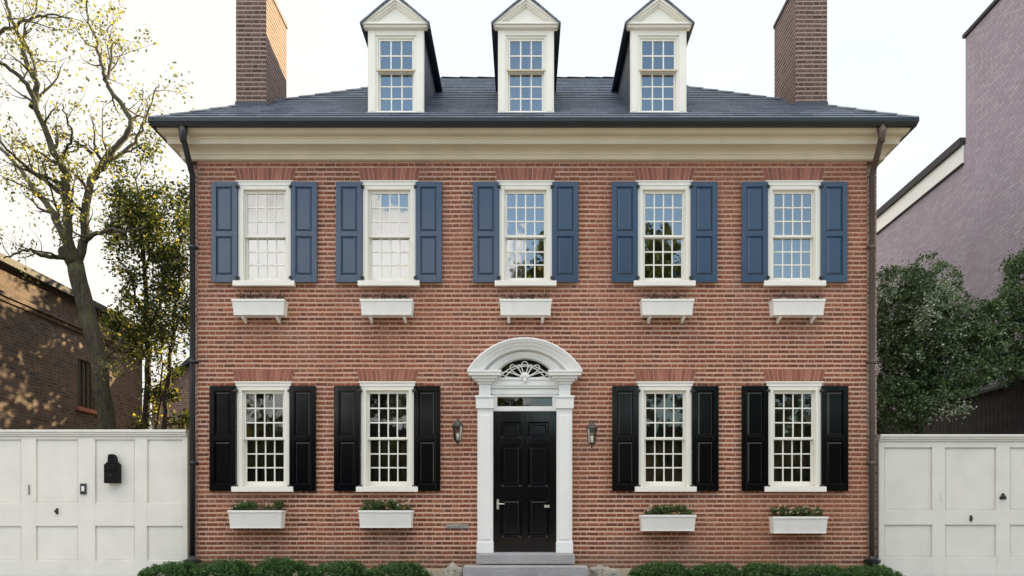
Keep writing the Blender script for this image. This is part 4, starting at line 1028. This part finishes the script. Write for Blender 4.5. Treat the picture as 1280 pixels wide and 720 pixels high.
spray_tree('evergreen_tree', 'dense dark green tree with painted sky glints on its leaf tips beside the right side of the house', (wx(1150,14), 1.5, 0),
    [('crown', M['leaf_holly'], [(pA,(13.2,14.3),300,85,True),(pB,(13.6,14.6),330,110,False),(pD,(13.3,14.5),150,100,True)], .026, .42),
     ('glint_foliage', M['leaf_glint_blossom'], [(tip1,(13.0,13.2),26,42,False),(tip2,(13.1,13.4),12,30,False),(tip3,(13.0,13.5),12,20,False)], .020, .5)],  # pale leaves placed as sky glints on the crown, put into colour
    [([P(1150,720,14), P(1152,600,14), P(1148,540,14), P(1140,480,14), P(1150,400,14)], .07, .02), ([P(1148,540,14),P(1185,500,14.1),P(1230,475,14.2),P(1275,462,14.2)],.035,.012), ([P(1145,520,14),P(1120,480,13.9),P(1112,420,13.9)],.04,.012), ([P(1142,500,14),P(1175,450,14.1),P(1200,400,14.2)],.03,.01)], 61, kf)
pC = [(1300,300),(1278,312),(1264,325),(1262,350),(1250,372),(1215,392),(1238,440),(1225,468),(1260,466),(1300,455),(1345,440),(1350,330)]
spray_tree('holly_tree', 'darker leafy tree cut by the right edge of the photo, against the mauve wall', (wx(1300,14.3), 1.8, 0),
    [('crown', M['leaf_holly'], [(pC,(13.6,14.9),420,95,True)], .027, .42)],
    [([P(1300,720,14.3),P(1298,560,14.3),P(1295,450,14.3),P(1285,360,14.5)],.08,.02), ([P(1298,520,14.3),P(1270,470,14.3),P(1250,430,14.4)],.035,.01)], 67, kf)
# flowering sprig against the dark wall
sp_ = [BP(1200,512,13.2,12,.1,7)+(7,), BP(1178,516,13.2,10,.1,4)+(4,)]
mass('flowering_shrub', 'thin shrub with a spray of pale blossom above the right gate wall', (wx(1178,13.2), .7, 0), None, 71, [('blossom', M['leaf_glint_blossom'], sp_, 26, .022)], M['bark2'], [([P(1178,720,13.2),P(1180,600,13.2),P(1180,540,13.2),P(1181,508,13.2)],.014,.006), ([P(1181,525,13.2),P(1190,516,13.2),P(1205,508,13.2)],.008,.003)])

# ------------------------------------------------------------------ boxwood along the foot of the wall
def shrub(loc, label, grp, src=None, rot=0, sc=(1,1,1)):
    if src is None:
        root = empty('boxwood_shrub', loc, label, 'shrub', grp); rnd = random.Random(5); cs, rr, ct = [], [], []
        for _ in range(170):
            d = Vector((rnd.gauss(0,1),rnd.gauss(0,1),abs(rnd.gauss(0,1)))).normalized()*(.72+.28*rnd.random())
            cs.append((d.x*.46, d.y*.30, .02+d.z*.23)); rr.append(rnd.uniform(.04,.085)); ct.append(80)
        V, n = leaves(cs, rr, ct, .0125, 9, .2); V[:,2] = np.maximum(V[:,2], .0); leaf_mesh('foliage', V, n, M['leaf_box'], root)
        b = MB()
        for k in range(9):
            a = k*.7; b.tube([(0.02*math.cos(a),.02*math.sin(a),0),(.2*math.cos(a),.13*math.sin(a),.14),(.36*math.cos(a),.24*math.sin(a),.2)],[.014,.009,.004],5,False)
        b.build('stem', M['bark2'], root)
        core = MB(); core.lathe([(.33,0),(.34,.08),(.26,.17),(0,.21)], 14); 
        return root
    root = copy_tree(src); root.location = loc; root['label'] = label; root['group'] = grp; return root
src = None
L_ = [(-5.02,.24,'clipped boxwood at the foot of the black downspout'),(-4.30,.27,'clipped boxwood below the green-filled window box'),(-3.45,.30,'clipped boxwood between the two left window boxes'),(-2.65,.25,'small clipped boxwood just left of the second window box'),(-1.80,.24,'clipped boxwood nearest the doorstep on its left')]
R_ = [(1.95,.24,'clipped boxwood nearest the doorstep on its right'),(2.70,.22,'clipped boxwood right of the pinkish window box'),(3.45,.23,'clipped boxwood between the two right window boxes'),(4.20,.20,'low clipped boxwood below the far right window box'),(4.90,.19,'lowest clipped boxwood beside the brown downspout')]
for i, (x, h_, lb) in enumerate(L_+R_):
    s_ = shrub((x,-.50,.02), lb, 'clipped boxwoods along the foot of the house wall', src)
    if src is None: src = s_
    s_.scale = (random.uniform(.95,1.1), random.uniform(.9,1.1), h_/.27); s_.rotation_euler = (0,0,random.choice((0,math.pi))+random.uniform(-.15,.15))

# rough stones either side of the steps
def rock(x, y, sx, sy, sz, seed, label):
    import bmesh
    bm = bmesh.new(); bmesh.ops.create_icosphere(bm, subdivisions=4, radius=1)
    for v in bm.verts:
        n_ = mnoise.noise(v.co*1.3+Vector((seed,0,0)))*.35+mnoise.noise(v.co*4+Vector((seed,3,0)))*.12
        v.co = v.co*(1+n_); v.co.x *= sx; v.co.y *= sy; v.co.z = max(-.3, v.co.z)*sz
    me = bpy.data.meshes.new('edging_stone'); bm.to_mesh(me); bm.free(); me.materials.append(M['rock'])
    for p in me.polygons: p.use_smooth = True
    o = link('edging_stone', me, None, (x,y,.06)); return tag(o, label, 'stone', 'rough stones flanking the doorstep')
rock(-1.02,-.55,.15,.16,.17,1,'upright grey stone left of the doorstep'); rock(-.93,-.28,.10,.12,.13,2,'small grey stone tucked against the wall left of the doorstep')
rock(1.04,-.30,.15,.12,.13,5,'low grey stone right of the doorstep against the wall'); rock(1.20,-.55,.16,.15,.13,9,'larger grey stone right of the doorstep')
